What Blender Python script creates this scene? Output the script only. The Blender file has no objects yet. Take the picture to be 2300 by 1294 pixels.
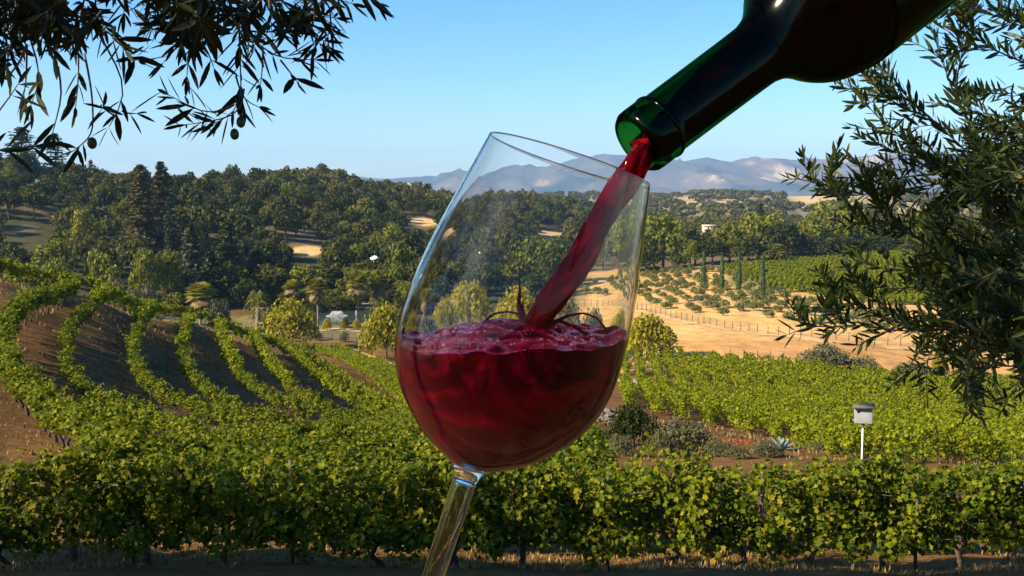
import bpy, math, random
import numpy as np
from mathutils import Vector, Matrix, Quaternion

random.seed(11)
RNG = np.random.default_rng(11)
sc = bpy.context.scene
COL = sc.collection

# ------------------------------------------------------------------ camera
FPX = 2236.0                       # focal length in photo pixels (2300 wide)
PITCH = math.atan(197 / FPX)
cam_d = bpy.data.cameras.new('camera')
cam_d.lens = 35.0
cam_d.sensor_width = 36.0
cam_d.clip_start = 0.02
cam_d.clip_end = 60000
cam = bpy.data.objects.new('camera', cam_d)
COL.objects.link(cam)
cam.rotation_euler = (math.pi / 2 - PITCH, 0, 0)
sc.camera = cam

# ------------------------------------------------------------------ sky and sun
SUN_EL, SUN_AZ = math.radians(32), math.radians(242)     # azimuth clockwise from +Y
w = bpy.data.worlds.new('World')
sc.world = w
w.use_nodes = True
nt = w.node_tree
sky = nt.nodes.new('ShaderNodeTexSky')
sky.sky_type = 'NISHITA'
sky.sun_disc = False
sky.sun_elevation = SUN_EL
sky.sun_rotation = SUN_AZ
sky.air_density = 1.0
sky.dust_density = 0.6
sky.ozone_density = 4.0
hs = nt.nodes.new('ShaderNodeHueSaturation')
hs.inputs['Saturation'].default_value = 1.32
nt.links.new(sky.outputs[0], hs.inputs['Color'])
# a faint bank of cloud low on the horizon
tc = nt.nodes.new('ShaderNodeTexCoord')
sep = nt.nodes.new('ShaderNodeSeparateXYZ')
nt.links.new(tc.outputs['Generated'], sep.inputs[0])
mp = nt.nodes.new('ShaderNodeMapping')
mp.inputs['Scale'].default_value = (6, 6, 26)
nt.links.new(tc.outputs['Generated'], mp.inputs[0])
nz = nt.nodes.new('ShaderNodeTexNoise')
nz.inputs['Scale'].default_value = 1.6
nz.inputs['Detail'].default_value = 7
nz.inputs['Roughness'].default_value = 0.6
nt.links.new(mp.outputs[0], nz.inputs['Vector'])
cr = nt.nodes.new('ShaderNodeMapRange')
cr.inputs[1].default_value, cr.inputs[2].default_value = 0.5, 0.68
nt.links.new(nz.outputs[0], cr.inputs[0])
band = nt.nodes.new('ShaderNodeMapRange')
band.interpolation_type = 'SMOOTHSTEP'
band.inputs[1].default_value, band.inputs[2].default_value = 0.055, 0.02
nt.links.new(sep.outputs[2], band.inputs[0])
mul = nt.nodes.new('ShaderNodeMath'); mul.operation = 'MULTIPLY'
nt.links.new(cr.outputs[0], mul.inputs[0]); nt.links.new(band.outputs[0], mul.inputs[1])
mul2 = nt.nodes.new('ShaderNodeMath'); mul2.operation = 'MULTIPLY'
up = nt.nodes.new('ShaderNodeMath'); up.operation = 'GREATER_THAN'; up.inputs[1].default_value = -0.005
nt.links.new(sep.outputs[2], up.inputs[0])
nt.links.new(mul.outputs[0], mul2.inputs[0]); nt.links.new(up.outputs[0], mul2.inputs[1])
cm = nt.nodes.new('ShaderNodeMix'); cm.data_type = 'RGBA'
cm.inputs[7].default_value = (5.6, 5.5, 5.6, 1)
nt.links.new(mul2.outputs[0], cm.inputs[0]); nt.links.new(hs.outputs[0], cm.inputs[6])
bg = nt.nodes['Background']
nt.links.new(cm.outputs[2], bg.inputs[0])
bg.inputs[1].default_value = 0.077

sd = bpy.data.lights.new('sun', 'SUN')
sd.energy = 4.4
sd.angle = math.radians(0.5)
sd.color = (1.0, 0.82, 0.55)
sun = bpy.data.objects.new('sun', sd)
COL.objects.link(sun)
to_sun = Vector((math.sin(SUN_AZ) * math.cos(SUN_EL), math.cos(SUN_AZ) * math.cos(SUN_EL), math.sin(SUN_EL)))
sun.rotation_euler = to_sun.to_track_quat('Z', 'Y').to_euler()
sun.location = to_sun * 60

sc.view_settings.view_transform = 'Standard'
sc.view_settings.look = 'None'
sc.view_settings.exposure = 1.55
sc.view_settings.gamma = 1.0
sc.cycles.use_denoising = True
sc.cycles.max_bounces = 14
sc.cycles.transmission_bounces = 14
sc.cycles.transparent_max_bounces = 24
sc.cycles.diffuse_bounces = 3
sc.cycles.glossy_bounces = 4
sc.cycles.volume_bounces = 0
sc.cycles.sample_clamp_indirect = 6

# ------------------------------------------------------------------ photo geometry helpers
CP_, SP_ = math.cos(PITCH), math.sin(PITCH)
RIGHT = np.array([1.0, 0, 0]); UP = np.array([0, SP_, CP_]); FWD = np.array([0, CP_, -SP_])

def ray(px, py):
    a = (np.asarray(px, float) - 1150) / FPX
    b = (647 - np.asarray(py, float)) / FPX
    return a[..., None] * RIGHT + b[..., None] * UP + FWD

def at_depth(px, py, d):            # point at depth d along the optical axis
    return ray(px, py) * np.asarray(d, float)[..., None]

def at_Y(px, py, Y):                # point at world distance Y
    r = ray(px, py)
    return r * (np.asarray(Y, float) / r[..., 1])[..., None]

def to_px(P):
    P = np.asarray(P, float)
    d = P @ FWD
    return 1150 + FPX * (P @ RIGHT) / d, 647 - FPX * (P @ UP) / d

# ------------------------------------------------------------------ lie of the land
cps = []
def cp(px, Y, py=None, z=None):
    if z is None:
        p = at_Y(np.array(px), np.array(py), np.array(Y)); z = p[2]; x = p[0]
    else:
        x = (px - 1150) / FPX * (Y * CP_ - z * SP_)
    cps.append((x / Y, math.log(Y), z / Y))
for px in (-350, 0, 400, 800, 1150, 1500, 1900, 2300, 2650):
    cp(px, 14.6, py=1276); cp(px, 12.0, z=-4.75)
for px, Y, py in [
    (0,18,1185),(0,26,1075),(0,34,1003),(0,39,931),(0,46,852),(0,54,761),(0,68,640),
    (-250,18,1185),(-250,28,1025),(-250,43,845),(-250,64,618),
    (200,18,1192),(200,28,1055),(200,36,998),(200,44,932),(200,53,836),(200,64,746),(200,77,673),
    (450,18.2,1198),(450,29,1080),(450,39,1010),(450,48,960),(450,64,863),(450,80,787),(450,93,738),
    (700,18.2,1208),(700,28,1108),(700,38,1045),(700,54,988),(700,70,913),(700,91,854),(700,111,809),
    (900,18.2,1218),(900,26,1140),(900,37,1062),(900,57,1000),(900,83,933),(900,101,893),(900,116,862),(900,138,822),
    (1150,18.2,1235),(1150,24,1120),(1150,38,1020),(1150,60,942),(1150,90,890),(1150,125,840),
    (1400,18.2,1245),(1400,22,1165),(1400,33,1075),(1400,50,1000),(1400,65,932),(1400,100,882),(1400,130,832),(1400,148,800),(1400,178,742),
    (1700,18.2,1245),(1700,22,1170),(1700,33,1082),(1700,48,1012),(1700,60,985),(1700,95,885),(1700,104,862),(1700,128,817),(1700,165,760),(1700,205,702),(1700,255,642),(1700,310,600),
    (2000,18.2,1245),(2000,22,1170),(2000,33,1082),(2000,50,1014),(2000,62,990),(2000,95,905),(2000,118,857),(2000,150,792),(2000,185,742),(2000,245,660),(2000,330,573),
    (2300,18.2,1245),(2300,22,1170),(2300,33,1085),(2300,52,1024),(2300,90,932),(2300,115,872),(2300,155,792),(2300,215,702),(2300,260,640),(2300,335,568),
    (2600,60,1000),(2600,115,870),(2600,215,702),(2600,335,568),
    (1400,320,612),(1300,290,632)]:
    cp(px, Y, py=py)
for px, Y, z in [
    (-250,100,-9),(-250,150,-14),(-250,250,-14),(-250,330,1),(-250,430,8),(-250,600,-5),
    (0,88,-8.2),(0,104,-11),(0,140,-16),(0,200,-20),(0,260,-17),(0,330,0),(0,430,10),(0,600,-6),
    (200,96,-10.5),(200,114,-14),(200,160,-20),
    (450,125,-17.5),(450,170,-23),(700,140,-22.5),(700,168,-24.2),
    (250,235,-22),(250,320,-8),(250,430,4),(250,600,-10),
    (450,240,-23),(450,340,-8),(450,470,3),(450,600,-4),
    (620,190,-24.4),(740,180,-24.4),(740,205,-24.4),(740,235,-24.2),(900,185,-24.4),(900,230,-24.2),
    (1050,180,-24.3),(1050,240,-24.2),(1150,180,-24.2),(1150,240,-24.2),
    (700,265,-23),(700,350,-13),(700,450,-2),(700,620,11),(700,850,-4),
    (900,270,-23.5),(900,380,-14),(900,520,-5),(900,700,1),(900,900,-10),
    (1150,280,-24),(1150,400,-17),(1150,550,-9),(1150,750,-4),(1150,950,-16),
    (1350,450,-20),(1350,600,-15),(1350,800,-15),(1350,1100,-22),
    (1600,335,-21),(1600,450,-22),(1600,700,-22),(1600,1000,-17),(1600,1500,0),(1600,1950,14),(1600,2500,-12),
    (1850,1000,-18),(1850,1500,-3),(1850,2000,9),
    (2000,410,-21),(2000,700,-22),(2000,1000,-20),(2000,1500,-4),(2000,2100,10),(2000,2600,-10),
    (2300,420,-21),(2300,1000,-20),(2300,1500,-4),(2300,2100,14),(2300,2700,-10),(2600,420,-21),(2600,1500,0),(2600,2100,14),
    (1400,1500,-8),(1300,2000,6),(1150,1500,-12),(1150,2000,-2),
    (0,1200,-20),(450,1200,-20),(700,1300,-22),(900,1300,-22),(450,2000,-22),(900,2000,-20)]:
    cp(px, Y, z=z)
for px in (-350, 300, 900, 1500, 2100, 2650):
    for Y in (4000, 8000, 14000):
        cp(px, Y, z=-30)
cps = np.array(cps)
KU = 5.0
_U = np.stack([cps[:, 0] * KU, cps[:, 1]], 1)
def _phi(r2):
    return 0.5 * r2 * np.log(r2 + 1e-9)
_n = len(cps)
_A = np.zeros((_n + 3, _n + 3))
_A[:_n, :_n] = _phi(((_U[:, None] - _U[None]) ** 2).sum(-1)) + np.eye(_n) * 2e-3
_A[:_n, _n] = 1; _A[:_n, _n + 1:] = _U
_A[_n:, :_n] = _A[:_n, _n:].T
_W = np.linalg.solve(_A, np.concatenate([cps[:, 2], np.zeros(3)]))

def vnoise(x, y, seed=0):           # smooth value noise, about -1..1
    x = np.asarray(x, float); y = np.asarray(y, float)
    xi = np.floor(x).astype(np.int64); yi = np.floor(y).astype(np.int64)
    fx = x - xi; fy = y - yi
    fx = fx * fx * (3 - 2 * fx); fy = fy * fy * (3 - 2 * fy)
    def h(a, b):
        n = (a * 374761393 + b * 668265263 + seed * 1442695041) & 0xffffffff
        n = ((n ^ (n >> 13)) * 1274126177) & 0xffffffff
        return ((n ^ (n >> 16)) & 0xffff) / 32767.5 - 1
    return (h(xi, yi) * (1 - fx) + h(xi + 1, yi) * fx) * (1 - fy) + (h(xi, yi + 1) * (1 - fx) + h(xi + 1, yi + 1) * fx) * fy

POND = (-37.5, 207.0, 15.0, 15.0)   # centre x, y, radii
POND_Z = -24.0
def H(x, y):                        # ground height
    x = np.atleast_1d(np.asarray(x, float)); y = np.atleast_1d(np.asarray(y, float))
    sh = x.shape
    x = x.ravel(); y = y.ravel()
    Yc = np.maximum(y, 12.0)
    u = np.clip(x / Yc, -0.75, 0.75)
    q = np.stack([u * KU, np.log(Yc)], 1)
    e = np.empty(len(q))
    for i in range(0, len(q), 20000):
        s = q[i:i + 20000]
        e[i:i + 20000] = _phi(((s[:, None] - _U[None]) ** 2).sum(-1)) @ _W[:_n] + _W[_n] + s @ _W[_n + 1:]
    z = e * Yc
    plane = -1.65 - 0.255 * y
    t = np.clip((y - 11.5) / 4.0, 0, 1); t = t * t * (3 - 2 * t)
    z = plane * (1 - t) + z * t
    z = z + vnoise(x / 2.7, y / 2.7, 3) * 0.05 * np.clip(y / 15, 0, 1) + vnoise(x / 9, y / 9, 4) * 0.10 * np.clip((y - 20) / 40, 0, 1)
    z = z + (vnoise(x / 5.5, y / 3.6, 5) * 0.30 + vnoise(x / 2.2, y / 1.8, 6) * 0.10) * np.clip((x / Yc - 0.05) / 0.03, 0, 1) * np.clip((y - 128) / 8, 0, 1) * np.clip((310 - y) / 30, 0, 1)
    dx = (x - POND[0]) / POND[2]; dy = (y - POND[1]) / POND[3]
    d = np.sqrt(dx * dx + dy * dy)
    k = np.clip((1.35 - d) / 0.3, 0, 1); k = k * k * (3 - 2 * k)
    z = z * (1 - k) + (POND_Z + 0.25) * k
    k = np.clip((1.08 - d) / 0.12, 0, 1)
    z = z - 1.0 * k
    return z.reshape(sh)

def hit(px, py, off=0.0, y0=9.0, y1=420.0):   # where the photo's line of sight meets the ground (+off)
    px = np.atleast_1d(np.asarray(px, float)); py = np.atleast_1d(np.asarray(py, float))
    r = ray(px, py); r = r / r[:, 1:2]
    Y = np.exp(np.linspace(math.log(y0), math.log(y1), 700))
    P = r[:, None, :] * Y[None, :, None]
    gap = P[..., 2] - H(P[..., 0], P[..., 1]) - off
    below = gap < 0
    k = np.where(below.any(1), below.argmax(1), gap.argmin(1))   # a line that just misses a crest counts as touching it
    Q = P[np.arange(len(px)), k]
    return Q

def gp(px, Y):                      # ground point in the photo's column px at distance Y
    z = -10.0
    for _ in range(5):
        x = (px - 1150) / FPX * (Y * CP_ - z * SP_)
        z = float(H(x, Y)[0])
    return Vector((x, Y, z))

def z_of(py, Y):
    return float(at_Y(np.array(1150.0), np.array(float(py)), np.array(float(Y)))[2])

# ------------------------------------------------------------------ object helpers
def tag(o, label=None, cat=None, group=None, kind=None):
    if label: o['label'] = label
    if cat: o['category'] = cat
    if group: o['group'] = group
    if kind: o['kind'] = kind
    return o

def mesh(name, V, Q=None, T=None, smooth=False, mat=None):
    V = np.asarray(V, np.float32).reshape(-1, 3)
    me = bpy.data.meshes.new(name)
    nq = 0 if Q is None else len(Q); ntr = 0 if T is None else len(T)
    me.vertices.add(len(V)); me.vertices.foreach_set('co', V.ravel())
    loops = []
    if nq: loops.append(np.asarray(Q, np.int32).ravel())
    if ntr: loops.append(np.asarray(T, np.int32).ravel())
    L = np.concatenate(loops)
    me.loops.add(len(L)); me.loops.foreach_set('vertex_index', L)
    me.polygons.add(nq + ntr)
    st = np.concatenate([np.arange(nq) * 4, nq * 4 + np.arange(ntr) * 3]).astype(np.int32)
    me.polygons.foreach_set('loop_start', st)
    if smooth:
        me.polygons.foreach_set('use_smooth', np.ones(nq + ntr, bool))
    me.update(calc_edges=True)
    me.validate()
    if mat: me.materials.append(mat)
    return me

def link(name, me, parent=None, loc=None):
    o = bpy.data.objects.new(name, me)
    COL.objects.link(o)
    if parent is not None: o.parent = parent
    if loc is not None: o.location = loc
    return o

def empty(name, loc, label, cat, group=None, rz=0.0, s=1.0):
    o = bpy.data.objects.new(name, None)
    COL.objects.link(o)
    o.location = loc; o.rotation_euler = (0, 0, rz)
    o.scale = (s, s, s) if isinstance(s, (int, float)) else s
    o.empty_display_size = 0.2
    return tag(o, label, cat, group)

def copy_thing(name, parts, loc, label, cat, group=None, rz=0.0, s=1.0):
    """parts: list of (part name, mesh data). One part only -> a single mesh object."""
    if len(parts) == 1:
        o = link(name, parts[0][1], None, loc)
        o.rotation_euler = (0, 0, rz); o.scale = (s, s, s) if isinstance(s, (int, float)) else s
        return tag(o, label, cat, group)
    e = empty(name, loc, label, cat, group, rz, s)
    for pn, me in parts: link(pn, me, e)
    return e

class MB:                           # collects quads and triangles for one mesh
    def __init__(s): s.V = []; s.Q = []; s.T = []; s.n = 0
    def add(s, V, Q=None, T=None):
        V = np.asarray(V, float).reshape(-1, 3)
        if Q is not None and len(Q): s.Q.append(np.asarray(Q) + s.n)
        if T is not None and len(T): s.T.append(np.asarray(T) + s.n)
        s.V.append(V); s.n += len(V)
        return s
    def me(s, name, mat=None, smooth=False):
        return mesh(name, np.concatenate(s.V), np.concatenate(s.Q) if s.Q else None, np.concatenate(s.T) if s.T else None, smooth, mat)
    def tube(s, pts, rad, n=6, cap=True):
        pts = np.asarray(pts, float); m = len(pts)
        rad = np.broadcast_to(np.asarray(rad, float), (m,))
        tan = np.gradient(pts, axis=0); tan /= np.linalg.norm(tan, axis=1)[:, None] + 1e-12
        ref = np.array([0, 0, 1.0]) if abs(tan[0][2]) < 0.9 else np.array([1.0, 0, 0])
        a = np.cross(tan[0], ref); a /= np.linalg.norm(a)
        V = []
        for i in range(m):
            a = a - tan[i] * (a @ tan[i]); a /= np.linalg.norm(a) + 1e-12
            b = np.cross(tan[i], a)
            th = np.arange(n) * 2 * math.pi / n
            V.append(pts[i] + rad[i] * (np.cos(th)[:, None] * a + np.sin(th)[:, None] * b))
        V = np.concatenate(V)
        i = np.arange(m - 1)[:, None] * n; j = np.arange(n)[None]; j2 = (j + 1) % n
        Q = np.stack([i + j, i + j2, i + n + j2, i + n + j], -1).reshape(-1, 4)
        T = []
        if cap:
            V = np.concatenate([V, pts[:1], pts[-1:]])
            c0, c1 = m * n, m * n + 1
            T = [(c0, (k + 1) % n, k) for k in range(n)] + [(c1, (m - 1) * n + k, (m - 1) * n + (k + 1) % n) for k in range(n)]
        return s.add(V, Q, T)
    def box(s, lo, hi, M=None):
        x0, y0, z0 = lo; x1, y1, z1 = hi
        V = np.array([(x0,y0,z0),(x1,y0,z0),(x1,y1,z0),(x0,y1,z0),(x0,y0,z1),(x1,y0,z1),(x1,y1,z1),(x0,y1,z1)], float)
        if M is not None: V = V @ np.array(M.to_3x3()).T + np.array(M.translation)
        return s.add(V, [(0,3,2,1),(4,5,6,7),(0,1,5,4),(1,2,6,5),(2,3,7,6),(3,0,4,7)])
    def lathe(s, prof, n=48, close=False):   # prof: (r, z) list about +Z
        prof = np.asarray(prof, float); m = len(prof)
        th = np.arange(n) * 2 * math.pi / n
        V = np.stack([prof[:, 0:1] * np.cos(th), prof[:, 0:1] * np.sin(th), np.repeat(prof[:, 1:2], n, 1)], -1).reshape(-1, 3)
        mm = m if close else m - 1
        i = np.arange(mm)[:, None]; i2 = (i + 1) % m; j = np.arange(n)[None]; j2 = (j + 1) % n
        Q = np.stack([i * n + j, i * n + j2, i2 * n + j2, i2 * n + j], -1).reshape(-1, 4)
        return s.add(V, Q)

def unit(v):
    return v / (np.linalg.norm(v, axis=-1, keepdims=True) + 1e-12)

def cards(C, N, size, aspect=1.0, up=None, rng=RNG, bend=0.0):
    """leaf-sized quads at C facing N; size per card"""
    n = len(C); N = unit(np.asarray(N, float))
    r = rng.normal(size=(n, 3)) if up is None else np.broadcast_to(np.asarray(up, float), (n, 3)) + rng.normal(size=(n, 3)) * 0.25
    t = unit(np.cross(N, r)); b = np.cross(N, t)
    size = np.broadcast_to(np.asarray(size, float), (n,))[:, None]
    hx = t * size * 0.5; hy = b * size * 0.5 * aspect
    k = 0.55
    V = np.stack([C - hy, C + hx * 0.95 - hy * (1 - 2 * k) * 0.2, C + hy, C - hx * 0.95 + hy * 0.1], 1)   # kite
    return V.reshape(-1, 3), np.arange(n * 4).reshape(n, 4)

# ------------------------------------------------------------------ materials
def mat_new(name):
    m = bpy.data.materials.new(name); m.use_nodes = True
    nt = m.node_tree; nt.nodes.clear()
    out = nt.nodes.new('ShaderNodeOutputMaterial')
    return m, nt, out

def ramp(nt, fac, stops):
    r = nt.nodes.new('ShaderNodeValToRGB')
    e = r.color_ramp.elements
    while len(e) < len(stops): e.new(0.5)
    for k, (p, c) in enumerate(stops):
        e[k].position = p; e[k].color = (*c, 1)
    nt.links.new(fac, r.inputs[0])
    return r.outputs[0]

def leaf_mat(name, stops, trans=0.35, obj_var=0.35, rough=0.6, spec=0.25, tcol=(1.25, 1.2, 0.5), warm=0.0):
    m, nt, out = mat_new(name)
    g = nt.nodes.new('ShaderNodeNewGeometry'); oi = nt.nodes.new('ShaderNodeObjectInfo')
    mx = nt.nodes.new('ShaderNodeMath'); mx.operation = 'MULTIPLY_ADD'
    nt.links.new(oi.outputs['Random'], mx.inputs[0]); mx.inputs[1].default_value = obj_var
    ms = nt.nodes.new('ShaderNodeMath'); ms.operation = 'MULTIPLY'
    nt.links.new(g.outputs['Random Per Island'], ms.inputs[0]); ms.inputs[1].default_value = 1 - obj_var
    nt.links.new(ms.outputs[0], mx.inputs[2])
    c = ramp(nt, mx.outputs[0], stops)
    p = nt.nodes.new('ShaderNodeBsdfPrincipled')
    p.inputs['Roughness'].default_value = rough
    p.inputs['Specular IOR Level'].default_value = spec
    nt.links.new(c, p.inputs['Base Color'])
    t = nt.nodes.new('ShaderNodeBsdfTranslucent')
    mm = nt.nodes.new('ShaderNodeMix'); mm.data_type = 'RGBA'; mm.blend_type = 'MULTIPLY'
    mm.inputs[0].default_value = 1; mm.inputs[7].default_value = (*tcol, 1)
    nt.links.new(c, mm.inputs[6]); nt.links.new(mm.outputs[2], t.inputs[0])
    s = nt.nodes.new('ShaderNodeMixShader'); s.inputs[0].default_value = trans
    nt.links.new(p.outputs[0], s.inputs[1]); nt.links.new(t.outputs[0], s.inputs[2])
    nt.links.new(s.outputs[0], out.inputs[0])
    return m

def solid_mat(name, stops, scale=6.0, rough=0.8, spec=0.3, bump=0.0, detail=6, obj=True, metal=0.0):
    m, nt, out = mat_new(name)
    tc = nt.nodes.new('ShaderNodeTexCoord')
    n = nt.nodes.new('ShaderNodeTexNoise'); n.inputs['Scale'].default_value = scale; n.inputs['Detail'].default_value = detail
    nt.links.new(tc.outputs['Object'], n.inputs['Vector'])
    c = ramp(nt, n.outputs[0], stops)
    p = nt.nodes.new('ShaderNodeBsdfPrincipled')
    p.inputs['Roughness'].default_value = rough; p.inputs['Specular IOR Level'].default_value = spec
    p.inputs['Metallic'].default_value = metal
    nt.links.new(c, p.inputs['Base Color'])
    if bump:
        b = nt.nodes.new('ShaderNodeBump'); b.inputs['Strength'].default_value = bump
        nt.links.new(n.outputs[0], b.inputs['Height']); nt.links.new(b.outputs[0], p.inputs['Normal'])
    nt.links.new(p.outputs[0], out.inputs[0])
    return m

M = {}
M['vine'] = leaf_mat('vine_leaf', [(0.0, (0.030, 0.060, 0.004)), (0.4, (0.085, 0.122, 0.006)), (0.8, (0.165, 0.185, 0.008)), (0.97, (0.25, 0.21, 0.015)), (1.0, (0.22, 0.09, 0.02))], trans=0.38, obj_var=0.15, spec=0.12, tcol=(1.3, 1.15, 0.3))
M['vine_far'] = leaf_mat('vineyard_leaf', [(0.0, (0.075, 0.12, 0.004)), (0.5, (0.15, 0.185, 0.006)), (1.0, (0.25, 0.24, 0.009))], trans=0.38, obj_var=0.0, spec=0.1, tcol=(1.3, 1.15, 0.3))
M['oak'] = leaf_mat('oak_leaf', [(0.0, (0.012, 0.021, 0.004)), (0.35, (0.028, 0.040, 0.006)), (0.7, (0.056, 0.062, 0.009)), (0.92, (0.10, 0.090, 0.013)), (1.0, (0.13, 0.10, 0.028))], trans=0.28, obj_var=0.65, spec=0.12)
M['conifer'] = leaf_mat('conifer_needle', [(0.0, (0.03, 0.036, 0.010)), (0.6, (0.075, 0.064, 0.017)), (1.0, (0.13, 0.09, 0.024))], trans=0.2, obj_var=0.4)
M['cedar'] = leaf_mat('cedar_needle', [(0.0, (0.012, 0.020, 0.006)), (0.6, (0.026, 0.036, 0.009)), (1.0, (0.045, 0.052, 0.012))], trans=0.15, obj_var=0.3)
M['yellow'] = leaf_mat('willow_leaf', [(0.0, (0.13, 0.135, 0.006)), (0.5, (0.25, 0.225, 0.008)), (1.0, (0.36, 0.29, 0.012))], trans=0.35, obj_var=0.35)
M['bright'] = leaf_mat('poplar_leaf', [(0.0, (0.055, 0.08, 0.006)), (0.5, (0.125, 0.14, 0.008)), (1.0, (0.21, 0.19, 0.010))], trans=0.3, obj_var=0.5)
M['greyleaf'] = leaf_mat('dry_shrub_leaf', [(0.0, (0.055, 0.058, 0.028)), (0.6, (0.10, 0.098, 0.045)), (1.0, (0.15, 0.14, 0.07))], trans=0.25, obj_var=0.4)
M['olive_far'] = leaf_mat('orchard_olive_leaf', [(0.0, (0.07, 0.08, 0.020)), (0.6, (0.125, 0.135, 0.036)), (1.0, (0.18, 0.18, 0.06))], trans=0.25, obj_var=0.4)
M['palm'] = leaf_mat('palm_frond', [(0.0, (0.09, 0.11, 0.012)), (0.6, (0.19, 0.19, 0.022)), (1.0, (0.30, 0.27, 0.05))], trans=0.35, obj_var=0.2)
M['dead'] = leaf_mat('dead_frond', [(0.0, (0.12, 0.085, 0.035)), (1.0, (0.26, 0.19, 0.09))], trans=0.15, obj_var=0.2)
M['cypress'] = leaf_mat('cypress_leaf', [(0.0, (0.018, 0.04, 0.008)), (1.0, (0.055, 0.09, 0.014))], trans=0.15, obj_var=0.2)
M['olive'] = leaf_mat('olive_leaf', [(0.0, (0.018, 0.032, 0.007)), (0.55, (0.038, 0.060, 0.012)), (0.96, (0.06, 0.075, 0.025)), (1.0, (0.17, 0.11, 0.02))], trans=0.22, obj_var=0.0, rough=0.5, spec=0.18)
M['olive_dark'] = leaf_mat('shaded_olive_leaf', [(0.0, (0.008, 0.012, 0.004)), (1.0, (0.022, 0.028, 0.010))], trans=0.1, obj_var=0.0, rough=0.6, spec=0.12)  # olive leaf again, with the shade of the boughs put into its colour
M['olive_fruit'] = solid_mat('olive_fruit_skin', [(0.3, (0.015, 0.028, 0.008)), (0.7, (0.035, 0.05, 0.014))], 60, 0.4, 0.3)
M['straw'] = leaf_mat('dry_grass_blade', [(0.0, (0.15, 0.095, 0.035)), (1.0, (0.30, 0.21, 0.085))], trans=0.25, obj_var=0.0)
M['agave'] = leaf_mat('agave_leaf', [(0.0, (0.09, 0.15, 0.14)), (1.0, (0.18, 0.26, 0.23))], trans=0.05, obj_var=0.0)
M['redflower'] = leaf_mat('red_flower', [(0.0, (0.20, 0.05, 0.015)), (1.0, (0.38, 0.09, 0.025))], trans=0.2, obj_var=0.0)
M['plum'] = leaf_mat('plum_leaf', [(0.0, (0.05, 0.018, 0.014)), (1.0, (0.13, 0.045, 0.03))], trans=0.2, obj_var=0.2)
M['bark'] = solid_mat('bark', [(0.3, (0.035, 0.026, 0.018)), (0.7, (0.11, 0.085, 0.06))], 14, 0.9, 0.1, 0.4)
M['palebark'] = solid_mat('palm_bark', [(0.3, (0.14, 0.105, 0.075)), (0.7, (0.26, 0.21, 0.16))], 8, 0.9, 0.1, 0.4)
M['twig'] = solid_mat('olive_twig', [(0.3, (0.045, 0.045, 0.03)), (0.7, (0.11, 0.105, 0.075))], 60, 0.8, 0.2)
M['wood'] = solid_mat('weathered_wood', [(0.3, (0.05, 0.042, 0.035)), (0.7, (0.13, 0.11, 0.09))], 9, 0.85, 0.2)
M['wire'] = solid_mat('fence_wire', [(0.3, (0.16, 0.15, 0.14)), (0.7, (0.3, 0.29, 0.27))], 9, 0.5, 0.4, metal=0.6)
M['whitepaint'] = solid_mat('white_paint', [(0.3, (0.62, 0.62, 0.61)), (0.7, (0.78, 0.78, 0.77))], 9, 0.6, 0.3)
# ------------------------------------------------------------------ ground
def ground_mat():
    m, nt, out = mat_new('ground')
    at = nt.nodes.new('ShaderNodeAttribute'); at.attribute_name = 'cover'
    ge = nt.nodes.new('ShaderNodeNewGeometry')
    def noise(scale, detail=8, rough=0.65):
        mp = nt.nodes.new('ShaderNodeVectorMath'); mp.operation = 'SCALE'; mp.inputs['Scale'].default_value = scale
        nt.links.new(ge.outputs['Position'], mp.inputs[0])
        n = nt.nodes.new('ShaderNodeTexNoise'); n.inputs['Scale'].default_value = 1; n.inputs['Detail'].default_value = detail; n.inputs['Roughness'].default_value = rough
        nt.links.new(mp.outputs[0], n.inputs['Vector']); return n
    n1, n2, n3 = noise(0.35), noise(3.0), noise(0.05, 5)
    def mulc(col, n, lo, hi):
        r = nt.nodes.new('ShaderNodeMapRange'); r.inputs[1].default_value = 0.3; r.inputs[2].default_value = 0.7
        r.inputs[3].default_value = lo; r.inputs[4].default_value = hi
        nt.links.new(n.outputs[0], r.inputs[0])
        v = nt.nodes.new('ShaderNodeVectorMath'); v.operation = 'SCALE'
        nt.links.new(col, v.inputs[0]); nt.links.new(r.outputs[0], v.inputs['Scale']); return v.outputs[0]
    c = mulc(at.outputs['Color'], n1, 0.66, 1.28)
    c = mulc(c, n2, 0.7, 1.3)
    c = mulc(c, n3, 0.85, 1.15)
    p = nt.nodes.new('ShaderNodeBsdfPrincipled'); p.inputs['Roughness'].default_value = 0.95; p.inputs['Specular IOR Level'].default_value = 0.05
    nt.links.new(c, p.inputs['Base Color'])
    b = nt.nodes.new('ShaderNodeBump'); b.inputs['Strength'].default_value = 0.6; b.inputs['Distance'].default_value = 0.12
    nt.links.new(n2.outputs[0], b.inputs['Height']); nt.links.new(b.outputs[0], p.inputs['Normal'])
    nt.links.new(p.outputs[0], out.inputs[0])
    return m
M['ground'] = ground_mat()

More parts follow.
